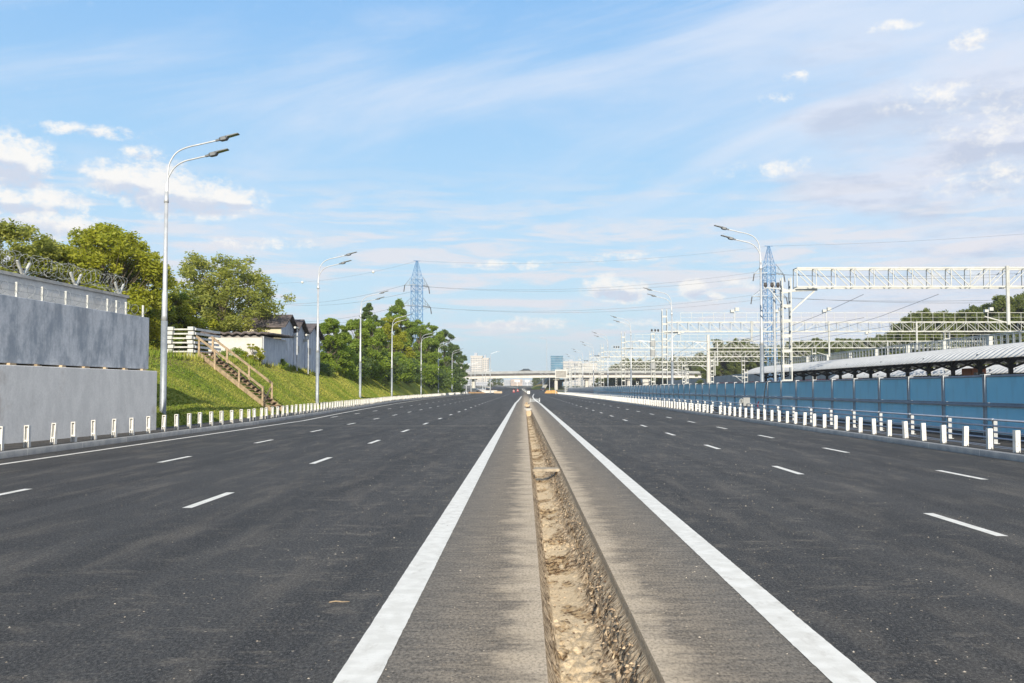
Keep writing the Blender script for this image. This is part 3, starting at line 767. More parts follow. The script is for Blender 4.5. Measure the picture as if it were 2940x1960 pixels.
# ------------------------------------------------------------------ street lamps
lamp_grey = plain('lamp_head_grey', (.10, .11, .12), .5, .1)
def lamp_proto():
    t = thing('street_lamp', '', 'street lamp')
    m = MB(); m.tube([(0, 0, .0), (0, 0, .25), (0, 0, 4.3)], [.135, .13, .125], 16); m.build('lower_pole', galv_dark, t, True)
    m = MB(); m.tube([(0, 0, 4.28), (0, 0, 4.5), (0, 0, 5.4), (0, 0, 5.5), (0, 0, 9.15)], [.128, .108, .104, .088, .075], 16); m.build('upper_pole', galv, t, True)
    m = MB(); m.tube([(0, 0, -.2), (0, 0, .02)], .26, 16); m.tube([(0, 0, .02), (0, 0, .07)], .22, 16)
    for k in range(4): a = k*math.pi/2+.6; m.tube([(.18*math.cos(a), .18*math.sin(a), .06), (.18*math.cos(a), .18*math.sin(a), .14)], .02, 6)
    m.build('base_flange', rust, t)
    m = MB(); m.tube([(0, 0, 9.1), (0, 0, 9.2), (0, 0, 9.55)], [.095, .095, .07], 14); m.build('collar', galv, t, True)
    def arm(pts, hx, hz, ang):
        m = MB(); pp = []
        P = [Vector((p[0], 0, p[1])) for p in pts]
        for i in range(len(P)-1):
            p0 = P[max(i-1, 0)]; p1 = P[i]; p2 = P[i+1]; p3 = P[min(i+2, len(P)-1)]
            for s in range(6):
                u = s/6; pp.append(.5*((2*p1)+(-p0+p2)*u+(2*p0-5*p1+4*p2-p3)*u*u+(-p0+3*p1-3*p2+p3)*u**3))
        pp.append(P[-1]); m.tube(pp, [.045]*6+[.035]*(len(pp)-6), 8)
        a = m.build('arm', galv, t, True)
        h = MB(); c, s = math.cos(ang), math.sin(ang)
        def Q(u, v, w): return (hx+u*c-w*s, v, hz+u*s+w*c)
        def hexa(u0, u1, w0, w1, b0, t0, b1, t1):
            V = [Q(u0, -w0, b0), Q(u0, w0, b0), Q(u0, w0, t0), Q(u0, -w0, t0), Q(u1, -w1, b1), Q(u1, w1, b1), Q(u1, w1, t1), Q(u1, -w1, t1)]
            h.add(V, [(0, 1, 2, 3), (7, 6, 5, 4), (0, 4, 5, 1), (1, 5, 6, 2), (2, 6, 7, 3), (3, 7, 4, 0)])
        hexa(-.12, .04, .045, .05, -.035, .045, -.04, .05); hexa(.04, .10, .06, .13, -.05, .06, -.07, .07); hexa(.10, .32, .13, .13, -.07, .07, -.08, .07); hexa(.32, .40, .13, .15, -.08, .07, .0, .065)
        hd = h.build('lamp_head', lamp_grey, t, bevel=.01)
        h = MB(); hexa(.40, .86, .15, .14, .015, .062, .02, .05); h.build('led_panel', lamp_grey, hd)
        h = MB(); hexa(.42, .84, .13, .12, .008, .015, .013, .02); h.build('lens', glass_dark, hd)
    arm([(.03, 9.2), (.04, 10.2), (.10, 10.7), (.36, 11.13), (.78, 11.36), (1.4, 11.51), (2.06, 11.66)], 2.1, 11.67, R(15))
    arm([(-.03, 9.2), (.0, 9.9), (.12, 10.25), (.32, 10.55), (.66, 10.78), (1.1, 10.9), (1.63, 11.02)], 1.68, 11.03, R(15))
    return t
lampL = [(-14.55, 40), (-15.6, 75), (-17.3, 105), (-18.2, 137), (-18.6, 180), (-18.3, 213), (-18.4, 255)]
lampR = [(15.05, 63), (15.2, 102), (15.2, 141), (15.3, 181), (15.2, 217), (15.2, 256), (15.2, 295), (15.2, 330)]
labL = ['tall twin-arm street lamp just past the end of the concrete wall', 'twin-arm street lamp on the left kerb just past the wooden stairs and sheds',
        'third twin-arm street lamp along the left kerb, in front of the first bushy trees', 'fourth twin-arm street lamp along the left kerb, before the yellow-green tree',
        'fifth twin-arm street lamp along the left kerb, below the blue pylon', 'sixth twin-arm street lamp along the left kerb, before the dark far tree', 'seventh twin-arm street lamp along the left kerb, at the end of the slope']
labR = ['tallest right-hand twin-arm street lamp, behind the blue fence near the big gantry mast', 'second twin-arm street lamp behind the right fence', 'third twin-arm street lamp behind the right fence',
        'fourth twin-arm street lamp behind the right fence', 'fifth twin-arm street lamp behind the right fence', 'sixth twin-arm street lamp behind the right fence', 'seventh twin-arm street lamp behind the right fence', 'eighth and farthest twin-arm street lamp behind the right fence']
lp0 = lamp_proto(); first = True
for side, LL, lab in ((0, lampL, labL), (math.pi, lampR, labR)):
    for (x, y), l in zip(LL, lab):
        o = lp0 if first else copy_tree(lp0); first = False
        z = .08
        o.location = (x, y, z); o.rotation_euler = (0, 0, side); o['label'] = l; o['group'] = 'twin-arm street lamps'
# thin distant lamp poles around the overpass
def far_pole(i, x, y, h, lab):
    t = thing('lamp_post', lab, 'lamp post', (x, y, gz(y)), 0, 'slim distant lamp posts')
    m = MB(); m.tube([(0, 0, 0), (0, 0, h)], [.16, .10], 8); m.build('pole', galv, t)
    s = -1 if x > 0 else 1; m = MB(); m.tube([(0, 0, h-.3), (.3*s, 0, h+.7), (1.6*s, 0, h+1.2), (2.6*s, 0, h+1.5)], .06, 6); m.build('arm', galv, t)
    m = MB(); m.box(min(2.4*s, 3.2*s), max(2.4*s, 3.2*s), -.15, .15, h+1.42, h+1.55); m.build('lamp_head', galv_dark, t)
for i, (px_, y, h, lab) in enumerate([(1062.5, 330, 8.5, 'slim lamp post left of the underpass, nearest to the slope end'), (1071, 345, 9, 'slim lamp post just right of the slope end'),
        (1082, 360, 9.5, 'slim lamp post in front of the left bridge pier'), (1091, 430, 9, 'slim short lamp post beside the left bridge pier'), (1109, 350, 7, 'slim lamp post between the pier and the tall mast'),
        (1115, 390, 7, 'slim lamp post immediately left of the tall mast'), (1126, 345, 13, 'tall pale mast rising above the bridge left of the road'), (1247, 430, 6.5, 'slim lamp post right of the road under the bridge'),
        (1256, 520, 25, 'very tall thin mast rising over the bridge beside the glass tower'), (1262, 380, 6, 'slim lamp post before the dark ramp'), (1312, 300, 8, 'slim lamp post just right of the grey sign board'), (1299, 330, 7, 'slim lamp post below the right side of the grey sign board')]):
    far_pole(i, (px_-1203)/2283*y, y, h, lab)

# ------------------------------------------------------------------ blue fence and tube railing, right
def right_fence():
    t = thing('noise_fence', 'long blue panelled noise fence with grey posts along the right side of the road', 'fence', (0, 0, 0))
    X = 13.3; sp = 2.83; y0 = 28.8-sp*6
    def fx(y): return interp([(0, X), (165, X), (300, X-.9)], y)
    n = 97
    pm = MB(); pm.box(-.07, .07, -.075, -.06, 0, 1.86); pm.box(-.07, .07, .06, .075, 0, 1.86); pm.box(-.012, .012, -.06, .06, 0, 1.86); pm.box(-.12, .12, -.12, .12, 0, .015); pm.box(-.08, .10, -.085, .2, 1.86, 1.885)
    proto = None
    for k in range(n):
        y = y0+k*sp
        if proto is None: proto = pm.build('post', galv, t); o = proto
        else: o = proto.copy(); C.objects.link(o); o.parent = t
        o.location = (fx(y), y, .14)
    ub = MB(); ub.box(-.02, .02, .09, sp-.09, 1.07, 1.80); lb = MB(); lb.box(-.02, .02, .09, sp-.09, .20, .94)
    ug = ub.build('upper_panel', blue_panel, t); lg = lb.build('lower_panel', blue_panel, t)
    ug2 = ug.copy(); ug2.data = ug.data.copy(); ug2.data.materials[0] = grey_panel; C.objects.link(ug2); lg2 = lg.copy(); lg2.data = lg.data.copy(); lg2.data.materials[0] = grey_panel; C.objects.link(lg2)
    fu = fg = True
    for k in range(n-1):
        y = y0+k*sp; ang = math.atan2(-(fx(y+sp)-fx(y)), sp)
        for a, b_ in ((ug, ug2), (lg, lg2)):
            src = a if y < 185 else b_; f = (fu if y < 185 else fg)
            o = src if f else src.copy()
            if not f: C.objects.link(o)
            o.parent = t; o.location = (fx(y), y, .14); o.rotation_euler = (0, 0, ang)
        if y < 185: fu = False
        else: fg = False
    ys = [y0+k*sp for k in range(n)]
    def run(name, dx, z0, z1, w, mat):
        prof = [(-w, z0), (-w, z1), (w, z1), (w, z0), (-w, z0)]
        P = np.array([[(fx(y)+dx+a, y, .14+z) for y in ys] for a, z in prof]); o = grid_obj(name, P, mat, t, False)
    run('top_rail', -.0, 1.80, 1.86, .045, grey_cap); run('middle_rail', -.02, .95, 1.06, .055, grey_cap); run('dark_gap_strip', 0, .02, .19, .03, black_rub)  # black strip stands for the dark, shaded gap under the panels
    # tubular railing
    t = thing('tube_railing', 'galvanised four-tube railing running in front of the blue fence', 'railing', (0, 0, 0)); X2 = 12.55
    def rx(y): return interp([(0, X2), (165, X2), (300, X2-.9)], y)
    pp = None
    for k in range(n):
        y = y0+.75+k*sp
        if pp is None:
            m = MB(); m.box(-.05, .05, -.045, -.03, 0, .64); m.box(-.05, .05, .03, .045, 0, .64); m.box(.02, .035, -.03, .03, 0, .64); m.box(-.09, .09, -.09, .09, 0, .015)
            for z in (.16, .32, .48, .64): m.tube([(-.08, -.09, z), (-.08, .09, z)], .037, 8)
            pp = m.build('railing_post', galv, t); o = pp
        else: o = pp.copy(); C.objects.link(o); o.parent = t
        o.location = (rx(y), y, .14)
    for z in (.16, .32, .48, .64):
        m = MB(); m.tube([(rx(y)-.08, y, .14+z) for y in [5, 50, 100, 165, 200, 240, 295]], .027, 8); m.build('rail_tube', rail_gal, t, True)
    # slack cables on the verge
    for j, (xx, lab) in enumerate(((12.0, 'thin pale cable lying on the verge behind the white posts'), (11.75, 'thin pale cable lying on the verge nearest the right kerb'))):
        m = MB(); m.tube([(xx+.05*math.sin(y*.9+j)+.03*math.sin(y*2.3), y, .16+.012*math.sin(y*1.7)) for y in np.arange(14, 70, .5)], .009, 5); tag(m.build('cable', rail_gal), lab, 'cable')
    # site spotlight and hose at the railing
    t = thing('site_spotlight', 'grey portable spotlight clamped on the tube railing', 'spotlight', (12.45, 56, .14))
    m = MB(); m.box(-.18, .2, -.2, .2, .5, .98); m.build('housing', concrete_grey, t, bevel=.03)
    m = MB(); m.tube([(-.28, -.05, .78), (-.18, 0, .76)], [.16, .12], 12); m.build('reflector', white_steel, t); m = MB(); m.tube([(-.285, -.05, .78), (-.28, -.05, .78)], .10, 12); m.build('lens', black_rub, t)
    for s in (-1, 1): m = MB(); m.bar((0, .1*s, .5), (.05, .25*s, 0), .03); m.build('leg', wood, t)
    m = MB(); m.tube([(13.5, 54.2, 2.06), (13.25, 54.2, 2.04), (13.1, 54.0, 1.85), (12.95, 53.7, 1.4), (12.8, 53.3, .95), (12.7, 53.0, .5), (12.7, 53.0, .2)], .025, 6); tag(m.build('power_cable', black_rub), 'black cable hanging over the blue fence down behind the railing', 'cable')
    m = MB(); m.tube([(12.95, 55.1, .9), (12.8, 54.7, .7), (12.75, 54.2, .52), (12.7, 53.9, .45)], .03, 6); tag(m.build('red_hose', brickred), 'short red hose hanging on the railing next to the spotlight', 'hose')
right_fence()

# ------------------------------------------------------------------ wooden stairs on the slope
def stairs():
    B = Vector((-14.2, 57.2, .28)); T = Vector((-19.5, 60.6, 3.62))
    t = thing('wooden_stairs', 'steep wooden stairs with plank handrails climbing the grass slope', 'stairs', tuple(B))
    d = T-B; side = Vector((d.y, -d.x, 0)).normalized(); n = 18
    for s in (-1, 1):
        m = MB(); o = side*.46*s; m.bar(o+Vector((0, 0, .1)), d+o+Vector((0, 0, .1)), .07, .24); m.build('stringer', wood, t)
    for k in range(n):
        p = d*((k+.6)/n); m = MB(); m.bar(p-side*.44+Vector((0, 0, .26)), p+side*.44+Vector((0, 0, .26)), .27, .045); m.build('tread', wood_dark, t)
    for s in (-1, 1):
        fr = [.16, .47, .78, .99] if s > 0 else [.10, .42, .76, .99]
        for f in fr:
            p = d*f+side*.52*s; m = MB(); m.bar(p+Vector((0, 0, -.1)), p+Vector((0, 0, 1.15)), .11, .09); m.build('handrail_post', wood, t)
        p0 = d*fr[0]+side*.58*s; p1 = d*1.02+side*.58*s; m = MB(); m.bar(p0+Vector((0, 0, 1.08)), p1+Vector((0, 0, 1.12)), .05, .13); m.build('handrail', wood, t)
    p = d*.10-side*.54; m = MB(); m.bar(p+Vector((0, 0, .1)), d*.15+side*.36+Vector((0, 0, .9)), .05, .1); m.build('brace', wood, t)
stairs()

# ------------------------------------------------------------------ stacks of white barrier sections at the crest
def stacks():
    base = slope_z(-21.5, 62)
    labs = ['bottom', 'second from bottom', 'third from bottom', 'middle', 'third from top', 'second from top', 'topmost']
    g = 'white steel barrier sections in the big stack'
    for k in range(7):
        z = 3.55+k*.275; sk = rng.normal(0, .04); y = 61.2
        t = thing('barrier_section', f'white steel barrier section, {labs[k]} of the big stack on the slope crest', 'barrier section', (-21.95+sk, y+rng.normal(0, .04), z), R(-3)+rng.normal(0, .01), g)
        for s, xx in ((0, 0), (1, 1.3)):
            m = MB(); pr = .10*((k+s) % 2); m.box(xx-.06, xx+.30, -.20-pr, .08, .01, .235); m.build('end_plate', white_steel, t, bevel=.02)
        m = MB(); m.box(.28, 1.24, -.06, .02, .04, .13); m.build('slat', white_steel, t)
        m = MB(); m.box(1.62, 1.70, -.05, 4.2, .03, .17); m.build('long_rail', galv, t)
    for k in range(3):
        t = thing('barrier_section', f'{["lowest", "middle", "top"][k]} white block section in the small pile left of the first street lamp', 'barrier section', (-24.7+.08*k, 61.5, 3.5+k*.33), .1*k, 'small pile of white sections behind the lamp')
        m = MB(); m.box(0, .34, 0, .3, 0, .3); m.build('end_block', white_steel, t, bevel=.02); m = MB(); m.box(.34, 1.0, .05, .2, .05, .16); m.build('slat', white_steel, t)
stacks()

# ------------------------------------------------------------------ garages
cream = m_wall('cream_plaster', (.58, .54, .38), (.70, .66, .50), 40, .02, .25); pale = m_wall('pale_painted_metal', (.48, .47, .45), (.56, .55, .53), 50, .02, .15)
shade_blue = m_wall('shaded_blue_grey_wall', (.36, .41, .50), (.52, .57, .64), 1.1, .03, .2)  # blue-grey shade of the road-facing garage sides, put into the colour
def garages():
    gzv = 3.2
    t = thing('low_garage', 'low pale garage with a sagging dark felt roof beside the stairs', 'garage', (-21.9, 78, gzv))
    # body x -24..-19.9, y 75.3..83
    m = MB(); m.box(-2.1, 2.0, -2.7, 5, 0, 2.45); m.build('wall', pale, t)
    m = MB(); m.box(1.98, 2.03, -2.6, 5, 0, 2.35); m.build('shaded_side', shade_blue, t)  # road side tinted blue-grey to carry its shade
    P = np.zeros((40, 14, 3))
    for i in range(40):
        for j in range(14):
            x = -2.6+5.2*i/39; y = -3.1+8.3*j/13; P[i, j] = (x, y, 2.56+.12*j/13+.07*math.sin(i*1.3)*(j == 0)+.10*(fbm(np.array([x*2.]), np.array([y*2.]))[0]-.5))
    r = grid_obj('roof', P, roof_dark, t, False); sm = r.modifiers.new('s', 'SOLIDIFY'); sm.thickness = .14; sm.offset = -1
    m = MB()
    for k in range(48): m.box(-2.1+k*.0855, -2.1+k*.0855+.045, -2.74, -2.705, 2.32, 2.43)
    m.build('eave_trim', roof_dark, t)
    m = MB(); m.box(-2.1, 2.0, -2.715, -2.70, 1.28, 1.30); m.build('wall_seam', galv_dark, t)
    m = MB(); m.tube([(2.1, -2.75, 0), (2.1, -2.75, 2.4)], .06, 8); m.build('drainpipe', galv, t)
    specs = [(83.6, 88.1, -23.4, 7.0, 7.95, cream, 'cream-walled tall garage with gable roof, nearest of the shed row'),
             (88.3, 92.6, -25.0, 6.8, 7.85, shade_blue, 'second gabled garage in the shed row, shade-tinted grey-blue'), (92.8, 99.6, -25.0, 6.75, 7.85, shade_blue, 'last gabled garage of the shed row, half hidden by climbing plants')]
    for i, (y0, y1, x0, ez, rz_, wm, lab) in enumerate(specs):
        t = thing('gabled_garage', lab, 'garage', (-20.5, y0, 3.0), 0, 'gabled garages in a row'); D = y1-y0; ez -= 3; rz_ -= 3; W = x0+20.5
        m = MB(); m.prism([(0, 0), (D, 0), (D, ez), (D/2, rz_-.05), (0, ez)], 'x', W, 0); m.build('wall', wm, t)
        m = MB(); m.prism([(.02, 0), (D-.02, 0), (D-.02, ez-.02), (D/2, rz_-.08), (.02, ez-.02)], 'x', 0.0, .03); m.build('shaded_gable', shade_blue, t)  # thin facing that colours the gable as if in shade
        for s in (0, 1):
            m = MB(); a, b_ = ((-.35, ez-.22), (D/2, rz_)) if s == 0 else ((D/2, rz_), (D+.35, ez-.22))
            m.prism([a, b_, (b_[0], b_[1]+.1), (a[0], a[1]+.1)], 'x', W-.3, .45); m.build('roof_slope', roof_dark, t)
        m = MB(); m.box(.03, .06, D*.25, D*.25+.8, 1.9, 2.5); m.build('dark_patch', concrete_grey, t)
        if i < 2:
            m = MB(); yy = D*.75; m.tube([(.6, yy, -.4), (.6, yy, 3.9-.4*i)], .07, 8); m.build('vent_pipe', galv, t)
            m = MB(); m.tube([(.6, yy-.9, 3.95-.4*i), (.6, yy+.2, 3.95-.4*i)], .10, 8); m.build('vent_cap', white_steel, t)
        m = MB(); m.box(.05, .35, D-.6, D-.3, 3.1-.1*i, 3.35-.1*i); m.build('wall_light', white_steel, t)
garages()

# ------------------------------------------------------------------ trees
def leaf_cloud(cnt, clumps, leaf, seed, flat=.5):
    r = np.random.default_rng(seed); c = np.array([k[:3] for k in clumps]); rad = np.array([k[3] for k in clumps])
    p = rad**2.2; p /= p.sum(); idx = r.choice(len(c), cnt, p=p)
    d = r.normal(size=(cnt, 3)); d /= np.linalg.norm(d, axis=1)[:, None]
    rr = rad[idx]*(r.random(cnt)**.45)*(1+.18*r.normal(size=cnt))
    pos = c[idx]+d*rr[:, None]*np.array([1, 1, .75])
    a = r.normal(size=(cnt, 3)); a[:, 2] *= flat; a /= np.linalg.norm(a, axis=1)[:, None]
    b = np.cross(a, r.normal(size=(cnt, 3))); b /= np.linalg.norm(b, axis=1)[:, None]
    s = leaf*(.55+.8*r.random(cnt))[:, None]
    V = np.stack([pos-a*s, pos+b*s*.42, pos+a*s, pos-b*s*.42], 1).reshape(-1, 3)
    hue = r.random(len(c))*.38
    var = np.clip(.12+hue[idx]+.5*r.random(cnt), 0, 1)
    return V, np.repeat(var, 4)
def make_tree(name, H, Rw, base, cnt, leaf, mat, seed, shape='round', nclump=60, sparse=.0, cr_=.135):
    """returns (trunk mesh obj, crown mesh obj) as children of a new Empty at origin"""
    r = np.random.default_rng(seed); cl = []
    if name == 'shrub': cr_ = .2; nclump *= 3; cnt = int(cnt*1.6); leaf *= .75
    else: far_ = leaf > .19; nclump = int(nclump*2.4); cnt = int(cnt*(2.6 if far_ else 1.8)); leaf *= (.68 if far_ else .85); cr_ = .115
    for k in range(nclump):
        u = r.random(); v = r.random()*2*math.pi
        hz = r.random()
        if shape == 'round': prof = math.sin(math.pi*min(1, .12+.88*hz))**.55
        elif shape == 'cone': prof = (1-hz)**.7*min(1, .35+hz*3)
        elif shape == 'fan': prof = .25+.85*math.sin(math.pi*(.1+.78*hz))
        else: prof = (1-hz**3)*min(1, .75+hz)
        q = Rw*prof*(.35+.65*math.sqrt(u))*(1+.15*r.normal())
        rad = Rw*(cr_+cr_*r.random())*(.75+.35*prof)*(.7 if k % 4 == 0 else 1)
        if k % 4 == 0: q *= 1.12
        z = base+(H-base-rad*.6)*hz
        cl.append((q*math.cos(v), q*math.sin(v), z, rad*(1-sparse)))
    V, A = leaf_cloud(cnt, cl, leaf, seed+1)
    t = thing(name, '', 'tree')
    quads_obj('crown', V, mat, t, A)
    m = MB(); tr = max(.09, H*.016)
    lean = r.normal(0, .04*H, 2)
    top = Vector((lean[0], lean[1], base+(H-base)*.7)); m.tube([(0, 0, -.3), (lean[0]*.3, lean[1]*.3, base*.7), tuple(top*.6+Vector((0, 0, base*.3))), tuple(top)], [tr, tr*.8, tr*.55, tr*.2], 7)
    for k in range(0, nclump, 2):
        c = Vector(cl[k][:3]); s0 = max(base*.5, c.z-Rw*.9); f = s0/top.z; st = Vector((lean[0]*f, lean[1]*f, s0))
        mid = (st+c)/2+Vector((0, 0, -.06*Rw)); m.tube([st, mid, c], [tr*.3, tr*.2, tr*.06], 5, False)
    m.build('trunk', bark, t)
    return t
def put(t, x, y, z, label, group, rz=0, s=(1, 1, 1), cat='tree'):
    t.location = (x, y, z); t.rotation_euler = (0, 0, rz); t.scale = s; tag(t, label, cat, group); return t
GL = 'trees behind the left slope'
def P2(px_, y): return (px_-1203)/2283*y
put(make_tree('tree', 8.9, 3.2, 1.0, 15000, .15, leaf_o, 11, 'fan', 60), P2(15, 62), 62, 3.4, 'ragged olive tree at the left picture edge behind the razor wire', GL)
put(make_tree('tree', 9.0, 3.0, .6, 13000, .15, leaf_g, 10, 'round', 60), P2(140, 76), 76, 3.2, 'green tree showing between the ragged olive tree and the large dense one', GL)
put(make_tree('tree', 8.0, 3.2, .4, 16000, .15, leaf_y, 12, 'round', 60), P2(95, 64), 64, 3.3, 'yellow-green bushy tree low behind the forked brackets', GL)
put(make_tree('tree', 9.9, 4.2, .4, 32000, .16, leaf_y, 13, 'round', 100), P2(238, 68), 68, 3.1, 'large dense yellow-green tree behind the wall end', GL)
put(make_tree('tree', 8.3, 2.2, .3, 12000, .14, leaf_g, 14, 'round', 45), P2(330, 72), 72, 3.1, 'narrow green tree just left of the first street lamp', GL)
put(make_tree('tree', 6.0, 2.6, .2, 11000, .15, leaf_y, 15, 'round', 45), P2(390, 78), 78, 3.1, 'low bushy tree behind the stack of white sections', GL)
put(make_tree('tree', 10.0, 4.4, .9, 19000, .16, leaf_o, 16, 'fan', 90, .12), P2(500, 84), 84, 3.1, 'open airy tree with sky showing through, over the low garage', GL)
put(make_tree('tree', 7.0, 3.4, .6, 12000, .16, leaf_g, 17, 'fan', 60, .1), P2(440, 86), 86, 3.1, 'mid-green tree behind the low garage, left half of the airy tree', GL)
put(make_tree('tree', 6.6, 2.3, .2, 12000, .2, leaf_g, 18, 'round', 50), P2(757, 112), 112, 3.0, 'rounded green tree right after the garages', GL)
put(make_tree('tree', 7.8, 2.6, .2, 9000, .24, leaf_g, 19, 'round', 45), P2(812, 128), 128, 3.0, 'green tree behind the third left street lamp', GL)
put(make_tree('tree', 12.2, 2.6, .6, 10000, .28, leaf_d, 20, 'cone2', 45), P2(846, 158), 158, 3.2, 'dark narrow tree rising behind the rounded ones', GL)
put(make_tree('tree', 8.5, 3.2, .2, 9000, .28, leaf_g, 21, 'round', 45), P2(850, 142), 142, 3.1, 'low mid-green tree below the dark narrow one', GL)
put(make_tree('tree', 11.0, 3.6, .3, 10000, .3, leaf_y, 22, 'round', 50), P2(893, 170), 170, 3.2, 'bright yellow-green tree at the fourth left street lamp', GL)
put(make_tree('tree', 17.0, 4.6, 1.0, 15000, .32, leaf_g, 23, 'cone2', 60), P2(915, 205), 205, 3.2, 'tall poplar-like tree, highest of the distant left row', GL)
put(make_tree('tree', 13.0, 4.4, .3, 12000, .34, leaf_g, 24, 'round', 50), P2(955, 205), 205, 3.0, 'broad green tree under the blue pylon', GL)
put(make_tree('tree', 14.5, 4.0, .3, 9000, .36, leaf_g, 25, 'round', 45, .1), P2(985, 232), 232, 2.8, 'green tree at the fifth left street lamp', GL)
put(make_tree('tree', 16.5, 5.0, .3, 9000, .42, leaf_d, 26, 'round', 45), P2(1018, 275), 275, 1.5, 'dark tree at the sixth left street lamp', GL)
put(make_tree('tree', 14.5, 4.4, .3, 7000, .42, leaf_d, 27, 'round', 40), P2(1042, 300), 300, .6, 'last dark tree of the left row beside the bridge end', GL)
GB = 'shrubs by the sheds'
put(make_tree('shrub', 1.6, 1.0, .05, 2500, .1, leaf_g, 31, 'round', 16), P2(532, 74), 74, 3.2, 'green shrub before the low garage, left one', GB, cat='shrub')
put(make_tree('shrub', 1.8, .7, .05, 1800, .1, leaf_y, 32, 'fan', 14, .2), P2(580, 74), 74, 3.2, 'thin leafy shrub at the corner of the low garage', GB, cat='shrub')
put(make_tree('shrub', .9, .7, .05, 1100, .1, leaf_g, 33, 'round', 10), P2(640, 81), 81, 3.2, 'low weeds at the foot of the cream garage', GB, cat='shrub')
put(make_tree('shrub', 3.6, 1.1, .05, 3600, .12, leaf_r, 34, 'fan', 26), P2(706, 99), 99, 2.9, 'russet climbing shrub on the last garage', GB, cat='shrub')
put(make_tree('shrub', 1.6, 1.5, .05, 3600, .12, leaf_d, 36, 'round', 22), P2(730, 104), 104, 2.8, 'dark undergrowth between the garages and the rounded tree', GB, cat='shrub')
put(make_tree('shrub', .8, .6, .02, 800, .09, leaf_r, 37, 'round', 10), P2(352, 61), 61, 3.3, 'dry russet weeds by the small pile of white sections', GB, cat='shrub')
# understorey under the left row
for i, (p, y) in enumerate([(775, 118), (800, 126), (835, 140), (870, 150), (905, 165), (930, 180), (960, 198), (985, 215), (1005, 240), (1030, 270)]):
    put(make_tree('shrub', 3.2+.01*y, 2.0+.008*y, .02, 3000, .2+.0006*y, leaf_d if i % 2 else leaf_g, 50+i, 'round', 22), P2(p, y), y, crest(y)[1]-.3, f'dark bushy undergrowth below the left tree row, {["first", "second", "third", "fourth", "fifth", "sixth", "seventh", "eighth", "ninth", "tenth"][i]} clump from the garages', 'undergrowth below the left tree row', cat='shrub')
# right-hand wood: five kinds, copied
GRt = 'trees of the wood beyond the railway'
kinds = [make_tree('tree', 20, 6.4, 1, 7500, .45, leaf_far, 70+k, ['round', 'cone2', 'round', 'fan', 'cone2'][k], 45) for k in range(5)]
spots = []
def rowt(x0, x1, y0, y1, n, s0, s1):
    for k in range(n):
        f = (k+.5)/n; spots.append((x0+(x1-x0)*f+rng.normal(0, 2), y0+(y1-y0)*f+rng.normal(0, 3), s0+(s1-s0)*rng.random()))
TOPA = [(2060, 760), (2085, 712), (2130, 700), (2200, 705), (2260, 688), (2300, 672), (2360, 660), (2500, 650)]
TOPB = [(1630, 800), (1665, 772), (1700, 768), (1740, 790), (1800, 782), (1850, 772), (1960, 772), (2040, 758), (2100, 740)]
TOPC = [(1380, 860), (1410, 842), (1450, 826), (1530, 824), (1640, 812)]
for prof_, Y0, stp in ((TOPA, 200, 21), (TOPB, 330, 16), (TOPC, 520, 15)):
    x = prof_[0][0]+5
    while x < prof_[-1][0]:
        for dY, f in ((0, 1), (14, .97)):
            Y = Y0+dY+rng.normal(0, 3); ht = 1.6+(893-interp(prof_, x)+rng.normal(0, 5)-4)*Y/2283
            spots.append((P2(x+rng.normal(0, 4), Y), Y, ht/20.5*f))
        x += stp*(1+rng.normal(0, .15))
for i, (x, y, s) in enumerate(spots):
    k = i % 5; o = kinds[k] if i < 5 else copy_tree(kinds[k])
    near = y < 280
    put(o, x, y, gz(y)-.2, ('tall dark-green tree of the wood rising behind the platform canopy' if near else 'distant green tree of the wood seen through the gantries behind the right pylon' if y < 420 else 'farthest hazy green tree seen through the lattice masts left of the pylon'), GRt+(' above the canopy' if near else ' behind the pylon' if y < 420 else ' behind the far masts'), rng.random()*6.28, (max(s, .8)*.9, max(s, .8)*.9, s))

# ------------------------------------------------------------------ railway gantries
def ladder_mast(m, x, y, h, w=.5, d=.45, t=.075, z0=0, step=.9):
    for sx in (-1, 1):
        for sy in (-1, 1): m.bar((x+sx*w/2, y+sy*d/2, z0), (x+sx*w/2, y+sy*d/2, h), t*.85)
    k = z0+.2
    while k < h-.05:
        for sy in (-1, 1): m.box(x-w/2, x+w/2, y+sy*(d/2+.03)-.012, y+sy*(d/2+.03)+.012, k, k+.17)
        for sx in (-1, 1): m.box(x+sx*(w/2+.03)-.012, x+sx*(w/2+.03)+.012, y-d/2, y+d/2, k+.3, k+.42)
        k += step
def truss(m, x0, x1, y, zb, zt, d=.8, c=.11, bay=1.25, wz=.05):
    for dy in (-d/2, d/2):
        for z in (zb, zt): m.bar((x0, y+dy, z), (x1, y+dy, z), c)
        n = max(1, round((x1-x0)/bay)); b = (x1-x0)/n
        for k in range(n+1):
            m.bar((x0+k*b, y+dy, zb), (x0+k*b, y+dy, zt), wz)
            if k < n: m.bar((x0+k*b, y+dy, zt), (x0+(k+1)*b, y+dy, zb), wz) if k % 14 < 9 else m.bar((x0+k*b, y+dy, zb), (x0+(k+1)*b, y+dy, zt), wz)
    for k in range(n+1):
        for z in (zb, zt): m.bar((x0+k*b, y-d/2, z), (x0+k*b, y+d/2, z), wz)
